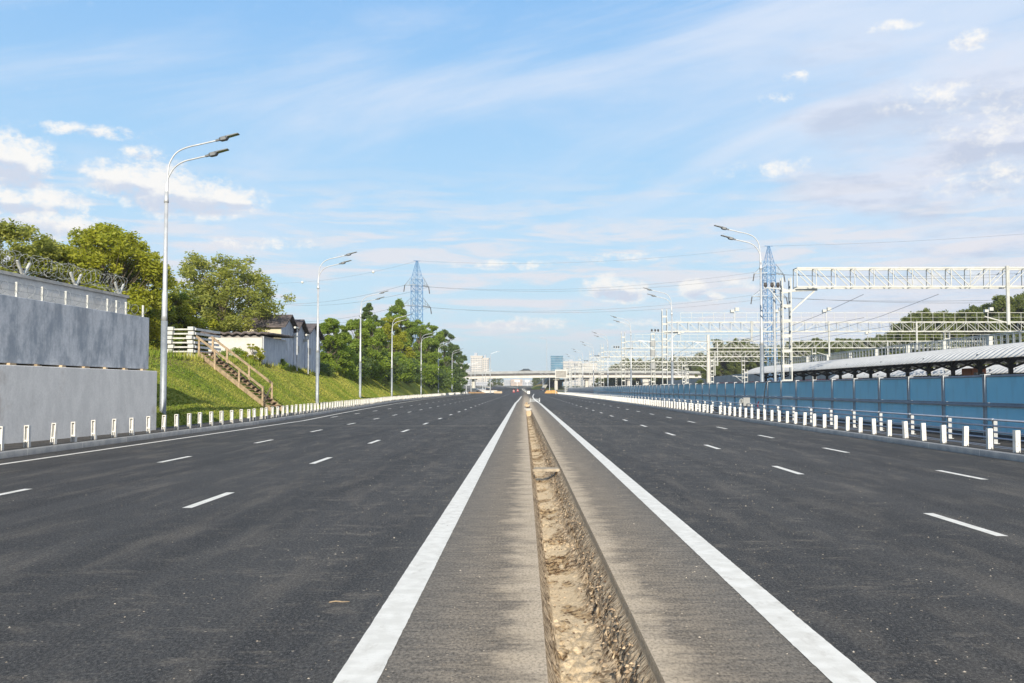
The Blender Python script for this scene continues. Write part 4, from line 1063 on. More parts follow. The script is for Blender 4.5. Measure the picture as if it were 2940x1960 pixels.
def gantry(y, x0, x1, zb, zt, mh, masts, drops, lab, rail=True, floods=(), kind=0, mx0=None):
    t = thing('railway_gantry', lab, 'railway gantry', (x0, y, 0), 0, 'lattice gantries over the railway')
    m = MB(); truss(m, .3, x1-x0, 0, zb, zt, c=.10 if kind == 0 else .10, bay=1.25 if kind == 0 else 1.16, wz=.045); m.build('girder', white_steel, t)
    for mx in masts:
        m = MB(); ladder_mast(m, mx-x0, 0 if mx == masts[0] else .0, mh if mx == masts[0] else zb, .5 if kind else .55); m.build('mast', white_steel, t)
    # bracket with insulators
    m = MB(); m.bar((-.3, 0, zb-.1), (-1.6, 0, zb-.0), .09); m.bar((-.3, 0, zb-1.3), (-1.3, 0, zb-.05), .07); b_ = m.build('side_bracket', galv_dark, t)
    for q in (-.75, -1.1, -1.5):
        mm = MB(); mm.tube([(q, 0, zb-.02), (q, 0, zb+.12), (q, 0, zb+.3)], [.05, .12, .09], 8); mm.build('insulator', dark_iron, b_)
    m = MB(); m.bar((-.05, 0, zb-.2), (1.6, 0, zb-.12), .14); m.bar((-.02, 0, zb-1.5), (1.45, 0, zb-.2), .09); m.build('knee_brace', white_steel, t)
    for dx, dl in drops:
        m = MB(); m.tube([(dx-x0, -.5, zt+.1), (dx-x0, -.5, zb-dl)], .11, 8); m.bar((dx-x0, -.5, zb-dl+.1), (dx-x0-1.4, -.5, zb-dl+.5), .06); m.build('hanging_post', white_steel, t)
    if rail:
        m = MB(); k = 2
        while k < x1-x0: m.bar((k, .4, zt), (k, .4, zt+1.15), .035); k += 1.3 if kind == 0 else 1.6
        m.bar((2, .4, zt+1.15), (x1-x0, .4, zt+1.15), .05); m.bar((2, .4, zt+.6), (x1-x0, .4, zt+.6), .025); m.build('walkway_railing', white_steel, t)
    for fxp in floods:
        m = MB(); q = fxp-x0; m.box(q-.45, q+.0, -.1, .35, zt+1.2, zt+1.5); m.box(q+.1, q+.55, -.1, .3, zt+1.35, zt+1.75); m.bar((q, .2, zt), (q, .2, zt+1.3), .07); m.build('floodlight', white_steel, t)
    return t
gantry(60, 16.1, 44, 7.72, 8.85, 8.3, [15.82, 43], [(28.9, 2.3), (38, 2.3)], 'largest and nearest lattice gantry with thick white girder reaching the right edge', rail=False, kind=1)
t = thing('signal_post', 'thin grey post standing beside the nearest gantry mast', 'post', (15.25, 60.5, 0)); m = MB(); m.tube([(0, 0, 0), (0, 0, 8.1)], .075, 8); m.build('pole', galv, t)
m = MB()
for k in range(9): m.bar((0, 0, 1.8+k*.7), (.5, -.2, 1.8+k*.7), .03)
m.build('rung', galv, t)
gd = [(118, 16.7, 75, [16.7, 50], [(46.3, 2.2), (26.9, 1.2), (36, 3)], 'second lattice gantry, with the tall mast right of the second right lamp', (25, 30.2, 35.9, 55)),
      (165, 16.5, 78, [16.5, 48], [(32, 3), (44, 3), (60, 3)], 'third lattice gantry along the railway, thin girder over the wood', (26, 57)),
      (209, 16.5, 60, [16.5, 46], [(30, 3), (40, 4)], 'fourth lattice gantry along the railway, narrow white mast', ()),
      (246, 16.5, 60, [16.5, 40], [(30, 3), (38, 3)], 'fifth lattice gantry along the railway', ()),
      (290, 16.3, 56, [16.3, 38], [(28, 3)], 'sixth lattice gantry along the railway', ()),
      (339, 16.2, 54, [16.2, 36], [(26, 3)], 'seventh and farthest large gantry before the overpass', ()),
      (388, 16.2, 50, [16.2, 36], [], 'eighth gantry, tangled with the overpass', ())]
for y, x0, x1, ms, dr, lab, fl_ in gd: gantry(y, x0, x1, 8.4, 9.5, 11.05, ms, dr, lab, True, fl_)
# single masts
def mast(px_, y, h, lab, w=.4, solid=False):
    x = P2(px_, y); t = thing('railway_mast', lab, 'railway mast', (x, y, 0), 0, 'single masts in the railway yard'); m = MB()
    if solid: m.tube([(0, 0, 0), (0, 0, h)], [.28, .2], 12); m.build('pole', concrete_white, t)
    else: ladder_mast(m, 0, 0, h, w, w, .07, 0, .8); m.build('lattice', white_steel, t)
    m = MB(); m.bar((0, -.3, h-1.2), (-2.2, -.3, h-1.0), .06); m.bar((0, -.3, h-2.4), (-1.7, -.3, h-1.05), .05); m.build('cantilever', galv, t)
    return t
t = mast(1499, 150, 9.9, 'single lattice mast wrapped with grey drums left of the second gantry mast', .5)
m = MB()
for z in (4.6, 6.6, 8.0): m.tube([(0, 0, z), (0, 0, z+.9)], .42, 10)
m.build('drum', concrete_grey, t)
mast(1626, 140, 9.2, 'smooth pale concrete pole standing right of the third gantry girder end', solid=True)
mast(1569, 150, 5.6, 'short lattice mast before the stepped grey wall, left one'); mast(1577.5, 175, 5.2, 'short lattice mast before the stepped grey wall, right one'); mast(1634, 150, 6.1, 'lattice mast beside the smooth pale pole')
mast(1376.5, 260, 11, 'slim lattice mast between the fourth and fifth gantry masts', .35); mast(1711, 160, 4.7, 'short lattice mast at the left tip of the platform canopy', .5)
mast(1463, 210, 3.2, 'short mast in the yard seen under the overpass, left one'); mast(1478, 230, 3.4, 'short mast in the yard seen under the overpass, right one'); mast(1335, 360, 9, 'far lattice mast near the sign board'); mast(1302, 420, 9.5, 'farthest lattice mast behind the sign board')
# railway wires
for k, x in enumerate((20.5, 25)):
    t = thing('overhead_wire', f'railway overhead wire pair, {["first", "second"][k]} track from the fence', 'overhead wire', (x, 0, 0), 0, 'railway overhead wires')
    ys = [60, 118, 165, 209, 246, 290, 339, 388]; pts = []
    for a, b_ in zip(ys[:-1], ys[1:]):
        for s in range(6): u = s/6; pts.append((0, a+(b_-a)*u, 7.3-1.1*4*u*(1-u)))
    m = MB(); m.tube(pts, .013, 4); m.build('carrier_wire', wire_mat, t); m = MB(); m.tube([(0, 60, 5.9), (0, 388, 5.9)], .012, 4); m.build('contact_wire', wire_mat, t)

# ------------------------------------------------------------------ platform and canopy
def canopy(x0, w, zlow, zr, ya, yb, lab, sink=0, railing=True):
    t = thing('platform_canopy', lab, 'platform canopy', (x0, 0, 0))
    n = 13; rows = []; y = ya
    while y <= yb:
        for dy, up, ext in ((0, .20, .42), (.40, .20, .42), (.44, 0, 0), (.98, 0, 0)):
            row = []
            for i in range(n):
                u = i/(n-1); x = w*u; z = zlow+(zr-zlow)*math.sin(math.pi*(.02+.96*u))**.8+1.4*up*(.6+.4*abs(1-2*u))
                if i == 0: x -= ext; z -= ext*.75
                if i == n-1: x += ext; z -= ext*.75
                row.append((x, y+dy, z))
            rows.append(row)
        y += 1.02
    o = grid_obj('roof', np.array(rows), canopy_mat, t, False); sm = o.modifiers.new('s', 'SOLIDIFY'); sm.thickness = .05
    y = ya+2
    while y < yb:
        m = MB(); cx = w*.42; m.bar((cx, y, 1.3), (cx, y, zlow+.9), .30); m.box(cx-.32, cx+.32, y-.32, y+.32, zlow-.5, zlow-.25)
        for s in (-1, 1):
            m.bar((cx, y, zlow-.6), (cx+s*w*.38, y, zlow+.5), .16); m.bar((cx, y, zlow-.3), (cx, y+s*1.8, zlow+.55), .18)
        m.build('column', dark_iron, t); y += 5.6
    m = MB(); 
    for cx in (w*.12, w*.42, w*.85): m.bar((cx, ya, zlow+.35+(.5 if cx == w*.42 else 0)), (cx, yb, zlow+.35+(.5 if cx == w*.42 else 0)), .22)
    m.build('roof_beam', dark_iron, t)
    if railing:
        m = MB(); y = ya; xr = w*.5; z = zr+.1
        while y < yb:
            m.bar((xr, y, z), (xr, y, z+1.05), .07); m.bar((xr+1.2, y, z), (xr+1.2, y, z+1.05), .07); y += 1.1
        for xx in (xr, xr+1.2): m.bar((xx, ya, z+1.05), (xx, yb, z+1.05), .07); m.bar((xx, ya, z+.1), (xx, yb, z+.1), .06); m.bar((xx, ya, z+.55), (xx, yb, z+.55), .035)
        m.build('roof_railing', white_steel, t)
        y = ya+3
        while y < yb: m = MB(); m.box(xr+.1, xr+.5, y, y+.4, z, z+.95); m.build('roof_cabinet', white_steel, t); y += 9.5
    return t
canopy(37.6, 7.4, 3.95, 5.25, 48, 170, 'long white ribbed barrel canopy with roof railing over the near platform')
canopy(49.5, 6, 3.15, 4.1, 60, 160, 'lower white ribbed canopy seen beneath the first over the far platform', railing=False)
t = thing('platform', 'concrete railway platform under the ribbed canopy', 'platform', (37.9, 40, 0)); m = MB(); m.box(0, 7, 0, 132, 0, 1.3); m.build('slab', concrete, t); m = MB(); m.box(-.05, .25, 0, 132, 1.3, 1.36); m.build('edge', concrete_white, t)
t = thing('platform', 'farther concrete railway platform under the lower canopy', 'platform', (49.3, 50, 0)); m = MB(); m.box(0, 6.2, 0, 115, 0, 1.3); m.build('slab', concrete, t)
def train():
    t = thing('train', 'grey and red train standing behind the platforms', 'train', (58.5, 70, .4))
    m = MB(); m.box(0, 3, 0, 95, .5, 3.9); m.build('body', concrete_grey, t, bevel=.15)
    m = MB(); m.box(-.03, -.002, 0, 95, 1.9, 2.4); m.build('red_stripe', brickred, t)
    for k in range(30): m = MB(); m.box(-.035, -.004, 1.2+k*3.1, 3.0+k*3.1, 2.5, 3.3); m.build('window', glass_dark, t)
    for k in range(12): m = MB(); m.tube([(.3, 3+k*7.8, .3), (.5, 3+k*7.8, .3)], .45, 12); m.build('wheel', dark_iron, t)
train()
t = thing('kiosk', 'small orange kiosk under the platform canopy', 'kiosk', (43, 96, 1.3)); m = MB(); m.box(0, 1.4, 0, 2.2, 0, 2.3); m.build('body', plain('orange_paint', (.5, .16, .06), .5), t, bevel=.04); m = MB(); m.box(.2, 1.2, -.02, -.004, .9, 1.9); m.build('window', glass_dark, t)
t = thing('stepped_noise_wall', 'long grey stepped concrete noise wall with red blocks below the wood', 'wall', (60, 175, 0))
for k in range(30):
    m = MB(); z = 6.3-.045*k; m.box(0, .3, k*8, k*8+7.9, 0, z); m.build('wall_bay', concrete_grey, t)
m = MB()
for k in range(60): m.box(-.06, -.01, k*2.2, k*2.2+1.7, 3.2, 3.6)
m.build('red_blocks', brickred, t)
# person on the platform
def person():
    sk = plain('skin', (.45, .28, .2), .6); cl = plain('pale_lilac_shirt', (.62, .55, .68), .8); hatm = plain('yellow_green_cap', (.55, .6, .08), .6)
    t = thing('person', 'person in a pale shirt and yellow cap standing on the platform under the canopy', 'person', (40.6, 100, 1.3))
    V = [(-.1, 0, .04), (-.1, 0, .48), (-.09, 0, .92), (0, 0, 1.0), (.09, 0, .92), (.1, 0, .48), (.1, .03, .04), (0, 0, 1.25), (0, 0, 1.46), (0, 0, 1.55), (0, 0, 1.68), (-.2, 0, 1.42), (-.25, 0, 1.15), (-.22, -.08, .9), (.2, 0, 1.42), (.25, 0, 1.15), (.22, -.08, .9)]
    E = [(0, 1), (1, 2), (2, 3), (3, 4), (4, 5), (5, 6), (3, 7), (7, 8), (8, 9), (9, 10), (8, 11), (11, 12), (12, 13), (8, 14), (14, 15), (15, 16)]
    rad = [.05, .06, .09, .13, .09, .06, .05, .15, .13, .06, .1, .06, .045, .035, .06, .045, .035]
    me = bpy.data.meshes.new('body'); me.from_pydata(V, E, []); me.materials.append(cl); o = bpy.data.objects.new('body', me); C.objects.link(o); o.parent = t
    s = o.modifiers.new('skin', 'SKIN'); 
    for i, r_ in enumerate(rad): me.skin_vertices[0].data[i].radius = (r_, r_*.8)
    me.skin_vertices[0].data[3].use_root = True
    o.modifiers.new('sub', 'SUBSURF').levels = 1
    m = MB(); m.ball((0, 0, 1.74), .115, 10, (1, 1.1, .6)); m.box(-.07, .07, -.2, -.08, 1.70, 1.72); m.build('cap', hatm, t, True)
person()

# ------------------------------------------------------------------ pylons and their wires
def pylon():
    t = thing('pylon', '', 'pylon'); m = MB(); bl = MB()
    H = 34; zs = [0, 4, 8, 12, 15.5, 18, 20.3, 22.4, 24.0, 26.1, 27.6, 29.2]; 
    def wid(z): return 2.6 if z < .1 else (5.2-(5.2-3.0)*z/18 if z < 18 else 3.0)
    def wd(z): return (3.9-1.8*z/9 if z < 9 else 2.1) if z <= 29.2 else 2.1*(1-(z-29.2)/(H-29.2))+.3*(z-29.2)/(H-29.2)
    lv = zs+[30.4, 31.5, 32.5, 33.3, H]
    for a, b_ in zip(lv[:-1], lv[1:]):
        wa, wb = wd(a)/2, wd(b_)/2; th = .13 if a < 29 else .075
        ca = [(-wa, -wa, a), (wa, -wa, a), (wa, wa, a), (-wa, wa, a)]; cb = [(-wb, -wb, b_), (wb, -wb, b_), (wb, wb, b_), (-wb, wb, b_)]
        for i in range(4):
            j = (i+1) % 4; m.bar(ca[i], cb[i], th*1.15); m.bar(ca[i], cb[j], th*.5); m.bar(ca[j], cb[i], th*.5); m.bar(cb[i], cb[j], th*.6)
    m.bar((-1.0, 0, H), (1.0, 0, H), .12); m.build('tower', blue_steel, t)
    for z, ln in ((28.8, 3.7), (23.6, 4.3)):
        for s in (-1, 1):
            a = MB(); a.bar((s*1.0, -1.2, z-1.0), (s*ln, 0, z-1.2), .13); a.bar((s*1.0, 1.2, z-1.0), (s*ln, 0, z-1.2), .13); a.bar((s*1.0, -1.2, z+1.0), (s*ln, 0, z-1.2), .08); a.bar((s*1.0, 1.2, z+1.0), (s*ln, 0, z-1.2), .08)
            for f in (.3, .6): x = s*(1.0+(ln-1.0)*f); a.bar((x, -1.2*(1-f), z-1-.2*f), (x, 1.2*(1-f), z-1-.2*f), .07); a.bar((x, -1.2*(1-f), z-1), (x, -1.2*(1-f), z+1-2.2*f), .06)
            ar = a.build('cross_arm', galv_dark, t)
            b2 = MB(); b2.tube([(s*ln, 0, z-1.2), (s*(ln+.3), 0, z-2.9)], .12, 6); b2.build('insulator_string', dark_iron, ar)
    return t
p1 = pylon(); p1.location = (-27, 250, 0); p1.rotation_euler = (0, 0, R(42)); tag(p1, 'blue lattice pylon rising behind the left tree row', 'pylon', 'blue lattice pylons')
p2 = copy_tree(p1); p2.location = (55.6, 225, 0); p2.rotation_euler = (0, 0, R(15)); p2['label'] = 'blue lattice pylon in the railway yard right of the tall right lamp'
p3 = copy_tree(p1); p3.location = (-79, 298, 0); p3['label'] = 'blue lattice pylon glimpsed through the airy left tree'
def wire(a, b_, sag, r, lab, name='power_line'):
    a = Vector(a); b_ = Vector(b_); m = MB(); pts = [a.lerp(b_, i/24)-Vector((0, 0, sag*4*(i/24)*(1-i/24))) for i in range(25)]; m.tube(pts, r, 4, True)
    tag(m.build(name, wire_mat), lab, 'power line', 'high-voltage wires between the blue pylons'); return pts
def arm_tip(p, s, z, ln, rot): return (p[0]+s*ln*math.cos(rot), p[1]+s*ln*math.sin(rot), z)
A = (-27, 250); Bp = (55.6, 225); Cc = (-79, 298); D = (160, 190)
tops = [('upper near', 27.6, 3.7, -1), ('upper far', 27.6, 3.7, 1), ('lower near', 22.4, 4.3, -1), ('lower far', 22.4, 4.3, 1)]
for nm, z, ln, s in tops:
    wire(arm_tip(A, s, z, ln, R(42)), arm_tip(Bp, s, z+.3, ln, R(15)), 2.4, .028, f'{nm} power line strung between the two blue pylons over the road')
    wire(arm_tip(Bp, s, z, ln, R(15)), (160, 170+s*5, z+1), 3.5, .04, f'{nm} power line running right from the right-hand pylon')
    wire(arm_tip(A, s, z, ln, R(42)), arm_tip(Cc, s, z, ln, R(42)), 2.2, .03, f'{nm} power line running left from the left-hand pylon')
wire((-27, 250, 34), (55.6, 225, 34), 2.0, .022, 'thin top earth wire between the pylon tips'); wire((55.6, 225, 34), (160, 170, 36), 2.0, .022, 'thin top earth wire running right from the right pylon tip')
pts = wire((-27, 250, 34), (-110, 270, 36.7), 6.0, .022, 'thin top earth wire running left from the left pylon tip')
for i, f in ((3, 'right'), (9, 'left')):
    m = MB(); m.ball((0, 0, 0), .36, 12); o = m.build('marker_ball', white_paint, None, True); o.location = pts[i].lerp(pts[i+1], .33 if i == 3 else -.12); tag(o, f'white marker ball on the earth wire, {f} one of two', 'marker ball', 'white marker balls on the wire')

# ------------------------------------------------------------------ overpass
def overpass():
    t = thing('overpass', 'pale concrete overpass crossing above the road in the distance', 'bridge', (0, 476, 0))
    def deck(mb, y0, y1, zb, zt, x0=-48, x1=96):
        xs = np.linspace(x0, x1, 25); sh = [interp([(-48, -1.3), (-20, -.5), (10, 0), (60, 0), (96, -.4)], x) for x in xs]
        for a, b_, s0, s1 in zip(xs[:-1], xs[1:], sh[:-1], sh[1:]):
            V = [(a, y0, zb+s0), (b_, y0, zb+s1), (b_, y1, zb+s1), (a, y1, zb+s0), (a, y0, zt+s0), (b_, y0, zt+s1), (b_, y1, zt+s1), (a, y1, zt+s0)]
            mb.add(V, [(3, 2, 1, 0), (4, 5, 6, 7), (0, 1, 5, 4), (2, 3, 7, 6)])
    m = MB(); deck(m, -5, 6, 7.1, 8.05); m.build('front_deck', concrete_white, t)
    m = MB(); deck(m, -5.25, -5.02, 7.0, 8.1); m.build('front_kerb', concrete_white, t)
    m = MB(); deck(m, 14, 26, 7.6, 9.45); m.build('rear_shade_band', dark_iron, t)  # near-black colour stands for the shaded gap between the decks
    m = MB(); deck(m, 13.4, 26.6, 9.45, 10.6); m.build('rear_parapet', concrete_grey, t)
    m = MB()
    x = -48
    while x < 96: s = interp([(-48, -1.3), (-20, -.5), (10, 0), (96, -.2)], x); m.bar((x, -5.1, 8.4+s), (x, -5.1, 9.1+s), .05); x += 4
    m.build('railing_posts', galv_dark, t); m = MB(); m.bar((-48, -5.1, 7.8), (-20, -5.1, 8.6), .04); m.bar((-20, -5.1, 8.6), (10, -5.1, 9.1), .04); m.bar((10, -5.1, 9.1), (96, -5.1, 8.9), .04); m.build('handrail', galv_dark, t)
    for px_ in (1088, 1277, 1347, 1443, 1478, 1540):
        x = P2(px_, 476); g = 1.2
        m = MB(); m.tube([(x, -1, 0), (x, -1, 6.2)], .85, 12); m.tube([(x, 3, 0), (x, 3, 6.2)], .85, 12); m.box(x-1.5, x+1.5, -3, 6, 6.0, 7.0); m.build('pier', concrete_white, t)
    m = MB(); m.prism([(-46, 0), (-30, 0), (-32.5, 6.0), (-46, 6.0)], 'y', -4, 24); m.build('abutment', concrete_grey, t)
    # sloping ramp at right of the road
    t = thing('ramp', 'curving concrete ramp with dark underside passing under the overpass', 'ramp', (0, 0, 0))
    P = []; pts = [(8.0, 640, 3.2), (8.6, 590, 4.2), (9.6, 545, 5.2), (12, 505, 6.2), (17, 486, 6.9)]
    for (x, y, z) in pts: P.append([(x, y, z+1.1), (x, y, z), (x+1.0, y, z-.7), (x+9, y, z-.7), (x+10, y, z), (x+10, y, z+1.1)])
    grid_obj('deck', np.array(P), concrete_grey, t, False)
    m = MB(); m.prism([(8.2, 1.2), (10.5, 1.2), (13.5, 6.2), (12.0, 6.2)], 'y', 500, 545); m.build('side_wall', concrete_grey, t)
    m = MB(); m.box(13, 20, 515, 516, 1, 6); m.build('back_wall', concrete_grey, t)
overpass()
m = MB()
P = np.array([[(x, y, gz(y)+h*math.exp(-((y-540)/28)**2)) for y in np.linspace(480, 600, 10)] for x, h in ((3.0+1.2, 0), (6, 1.4), (8, 2.3), (12, 2.4), (20, 2.4))])
tag(grid_obj('grass_mound', P[:, ::-1], grass_mat), kind='structure')

def car(x, y, z, rz, col, lab, name='car'):
    pt = plain('car_paint', col, .3, .3, var=.03); t = thing(name, lab, 'car', (x, y, z), rz)
    m = MB(); prof = [(-2.2, .35), (-2.2, .8), (-1.5, .95), (-.9, 1.42), (.7, 1.45), (1.5, 1.0), (2.15, .85), (2.2, .35)]
    m.prism([(a, b_) for a, b_ in prof], 'x', -.85, .85); m.build('body', pt, t, bevel=.06)
    for s in (-1, 1): m = MB(); m.prism([(-1.3, .95), (-.85, 1.35), (.65, 1.37), (1.25, 1.0)], 'x', s*.852, s*.858); m.build('side_window', glass_dark, t)
    m = MB(); m.box(-.7, .7, 1.15, 1.2, 1.0, 1.3); m.build('windscreen', glass_dark, t); m = MB(); m.add([(-.7, -1.46, 1.0), (.7, -1.46, 1.0), (.65, -.98, 1.4), (-.65, -.98, 1.4)], [(0, 1, 2, 3)]); m.build('rear_window', glass_dark, t)
    for sx in (-1, 1):
        for yy in (-1.4, 1.4): m = MB(); m.tube([(sx*.7, yy, .32), (sx*.9, yy, .32)], .32, 14); m.build('wheel', black_rub, t)
        m = MB(); m.box(sx*.6-.15, sx*.6+.15, -2.23, -2.19, .7, .85); m.build('tail_light', brickred, t)
    return t
car(P2(1246.5, 425), 425, gz(425), 0, (.02, .02, .03), 'dark car driving away on the right carriageway'); car(P2(1088, 385), 385, gz(385), R(80), (.08, .09, .1), 'dark grey car parked left under the overpass')
car(P2(1104, 395), 395, gz(395), R(75), (.5, .5, .52), 'silver car parked left, next to the dark grey one'); car(P2(1119, 400), 400, gz(400), R(100), (.03, .03, .04), 'black car parked left near the tall mast')
car(P2(1208, 495), 496, 9.35, R(90), (.05, .05, .05), 'dark car crossing on top of the overpass').scale = (1.5, 1.5, 1.6)

# ------------------------------------------------------------------ sign board, barriers, piles
t = thing('sign_board', 'blank grey electronic sign board on a white mast beside the overpass', 'sign board', (P2(1288.5, 300), 300, 0))
m = MB(); m.box(-1.75, 1.75, -.15, .25, 4.95, 7.25); m.build('frame', white_paint, t); m = MB(); m.box(-1.6, 1.6, -.2, -.152, 5.1, 7.1); m.build('display', plain('blank_display', (.26, .25, .23), .6), t)
m = MB(); ladder_mast(m, 2.6, 0, 7.9, .4, .4); m.bar((2.6, 0, 7.35), (-1.75, 0, 7.35), .15); m.bar((2.6, 0, 4.9), (-1.75, 0, 4.9), .12); m.bar((-1.6, 0, 4.9), (-1.6, 0, 0), .16); m.build('support', white_steel, t)
t = thing('guard_rail', 'white steel guard rail starting in the middle of the road and curving left', 'guard rail', (0, 0, 0))
GR_ = [(1.35, 320), (1.2, 335), (.6, 370), (0, 420), (-1.2, 480), (-4, 540), (-9, 610), (-16, 700), (-33, 880)]
for off in (0, .45):
    m = MB(); pr = [(0, .45), (.05, .53), (0, .6), (.05, .68), (0, .76)]
    P = np.array([[(x+off+(a if off else -a), y, gz(y)+z) for x, y in GR_] for a, z in pr]); grid_obj('rail', P, white_steel, t, False)
for k in range(40): y = 320+k*12; x = interp([(b_, a) for a, b_ in GR_], y)+.22; m = MB(); m.box(x-.08, x+.08, y-.1, y+.1, gz(y), gz(y)+.75); m.build('rail_post', white_steel, t)
m = MB(); m.box(1.1, 2.0, 319, 319.3, 0, 1.0); m.build('end_terminal', white_paint, t)
t = thing('guard_rail', 'long white barrier between the carriageways beyond the overpass', 'guard rail', (0, 0, 0)); 
m = MB()
for k in range(14): y = 410+k*24; y2 = y+24; m.bar((interp(CX, y)-14.5, y, gz(y)+.5), (interp(CX, y2)-14, y2, gz(y2)+.5), .3, .8)
m.build('rail', concrete_white, t)
def pile(x, y, w, d, h, mat, name, lab, seed):
    n = 24; P = np.zeros((n, n, 3)); r = np.random.default_rng(seed)
    for i in range(n):
        for j in range(n):
            u = i/(n-1)*2-1; v = j/(n-1)*2-1; e = max(0, 1-max(abs(u), abs(v))**2.6); f = fbm(np.array([u*2.+seed]), np.array([v*2.]))[0]
            P[i, j] = (u*w/2, v*d/2, h*min(1, e*1.5)*(.75+.5*f)-.02)
    o = grid_obj(name, P[:, ::-1] if False else P.transpose(1, 0, 2), mat); o.location = (x, y, gz(y)); tag(o, lab, 'pile'); return o
pile(P2(1266, 345), 345, 4.8, 4, .95, orange_sand, 'sand_pile', 'orange sand pile on the right carriageway near the overpass', 3)
pile(P2(1093, 345), 345, 7, 3, .45, plain('earth', (.28, .17, .08), .95), 'earth_pile', 'low brown earth heap at the end of the left kerb', 5)
def tagged_box(name, lab, cat, x, y, z, sx, sy, sz, mat, group=None, bev=.03, rz=0):
    m = MB(); m.box(-sx/2, sx/2, -sy/2, sy/2, 0, sz); m.box(-sx/2+.04, sx/2-.04, -sy/2+.02, sy/2-.02, sz, sz+.02)
    o = m.build(name, mat, None, bevel=bev); o.location = (x, y, z); o.rotation_euler = (0, 0, rz); tag(o, lab, cat, group)
tagged_box('concrete_block', 'long beige concrete block lying in the left lanes far ahead', 'concrete block', P2(1144, 345), 345, 0, 2.8, .9, .8, tan)
for k, p in enumerate((1115, 1124, 1133)):
    m = MB(); x = P2(p, 350+8*k); m.prism([(-.35, 0), (.35, 0), (.14, .35), (.1, .85), (-.1, .85), (-.14, .35)], 'x', -1.4, 1.4); o = m.build('road_barrier', concrete_white, None, bevel=.02); o.location = (x, 350+8*k, gz(360)); o.rotation_euler = (0, 0, R(12)); tag(o, f'white concrete road barrier, {["left", "middle", "right"][k]} one of three by the tall mast', 'road barrier', 'white barriers by the tall mast')
for k, (p, y) in enumerate(((1180, 372), (1189, 400))):
    t = thing('traffic_drum', f'red and white plastic traffic drum, {["nearer", "farther"][k]} one in the left lanes', 'traffic drum', (P2(p, y), y, gz(y)), 0, 'red traffic drums')
    m = MB(); m.tube([(0, 0, 0), (0, 0, .12), (0, 0, .5), (0, 0, 1.0)], [.55, .42, .36, .3], 14); m.build('body', brickred, t); m = MB(); m.tube([(0, 0, .45), (0, 0, .65)], .38, 14); m.build('band', white_paint, t)
# things at the trench
def tr_slab(y, x0, x1, z, h, d, mat, lab, rz=0):
    m = MB(); m.box(-(x1-x0)/2, (x1-x0)/2, -d/2, d/2, 0, h); m.box(-(x1-x0)/2+.02, (x1-x0)/2-.02, -d/2+.02, d/2-.02, h, h+.008)
    o = m.build('concrete_slab', mat, None, bevel=.012); o.location = ((x0+x1)/2, y, z); o.rotation_euler = (0, 0, rz); tag(o, lab, 'concrete slab')
tr_slab(20.9, .20, .755, -.11, .05, .42, plain('dusty_slab', (.34, .29, .22), .95, var=.3, vs=5, bump=.5), 'thin grey slab laid across the trench in the middle distance', R(-4))
tr_slab(70, .18, .52, -.30, .36, .5, tan, 'beige block sitting in the trench nearest to the camera'); tr_slab(79, .04, .62, -.14, .20, 1.2, concrete, 'white slab bridging the trench behind the beige block')
tr_slab(98, .02, .60, -.12, .20, 2.0, tan, 'second pale slab bridging the trench farther on'); tr_slab(88, .16, .5, -.3, .2, 2, rust, 'brown rusty block in the trench between the pale slabs')
m = MB(); m.tube([(-.13, 0, .012), (-.05, .03, .02), (.04, .02, .014), (.12, .05, .012)], [.006, .009, .008, .004], 6); o = m.build('twig', wood); o.scale = (.6, .6, .6); o.location = (-1.38, 7.5, 0); tag(o, 'small pale stick lying on the asphalt left of the left white line', 'stick')
t = thing('steel_trestle', 'grey wire trestle lying on the right median line', 'trestle', (1.35, 122, 0)); m = MB()
for k in range(9): m.bar((-.5+k*.13, 0, .02), (-.5+k*.13+.05, .1, .42), .03)
m.bar((-.6, .05, .3), (.65, .05, .34), .03); m.bar((-.6, .1, .14), (.65, .1, .12), .03); m.build('grating', galv_dark, t)
m = MB(); m.bar((-.6, 0, 0), (-.55, .1, .5), .04); m.bar((.6, 0, 0), (.6, .1, .5), .04); m.build('leg', galv_dark, t)

# ------------------------------------------------------------------ distant buildings
far_wall = plain('far_white_cladding', (.48, .46, .43), .8, var=.05, vs=.1); far_grey = plain('far_grey_cladding', (.36, .38, .42), .8, var=.08, vs=.1)
far_beige = plain('far_beige_cladding', (.45, .37, .32), .8, var=.12, vs=.1); far_win = plain('far_window', (.13, .16, .20), .25)
def m_glass():
    m, nt, b = newmat('blue_curtain_glass'); t = NT(nt); x, y, z = t.sep()
    f = t.ma('FRACT', t.ma('DIVIDE', z, 3.6)); g = t.ma('LESS_THAN', f, .22)
    c = t.mix(t.ss(t.noise(.08, 3), .35, .65), (.03, .10, .17), (.06, .18, .27)); c = t.mix(g, c, (.22, .30, .36))
    nt.links.new(c, b.inputs['Base Color']); b.inputs['Roughness'].default_value = .2; return m
glass_blue = m_glass()
def building(name, lab, pxa, pxb, ytop, Y, depth, mat, nx, nz, wmat=far_win, parapet=True):
    x0, x1 = P2(pxa, Y), P2(pxb, Y); H = 1.6+(893-ytop)*Y/2283-gz(Y); W = x1-x0
    t = thing(name, lab, 'building', (x0, Y, gz(Y)))
    m = MB(); m.box(0, W, 0, depth, 0, H); m.build('wall', mat, t)
    m = MB(); m.box(-.4, W+.4, -.4, depth+.4, H, H+1.1); m.build('roof', mat, t)
    if parapet: m = MB(); m.box(W*.3, W*.55, 2, 8, H+1.1, H+4); m.build('roof_house', far_grey, t)
    if nx:
        fw = W/nx; fh = (H-2)/nz; pr = None
        for i in range(nx):
            for k in range(nz):
                if pr is None: mm = MB(); mm.box(0, fw*.5, -.12, -.02, 0, fh*.52); pr = mm.build('window', wmat, t); o = pr
                else: o = pr.copy(); C.objects.link(o); o.parent = t
                o.location = (fw*(i+.25), 0, 1.5+fh*k+fh*.2)
    return t
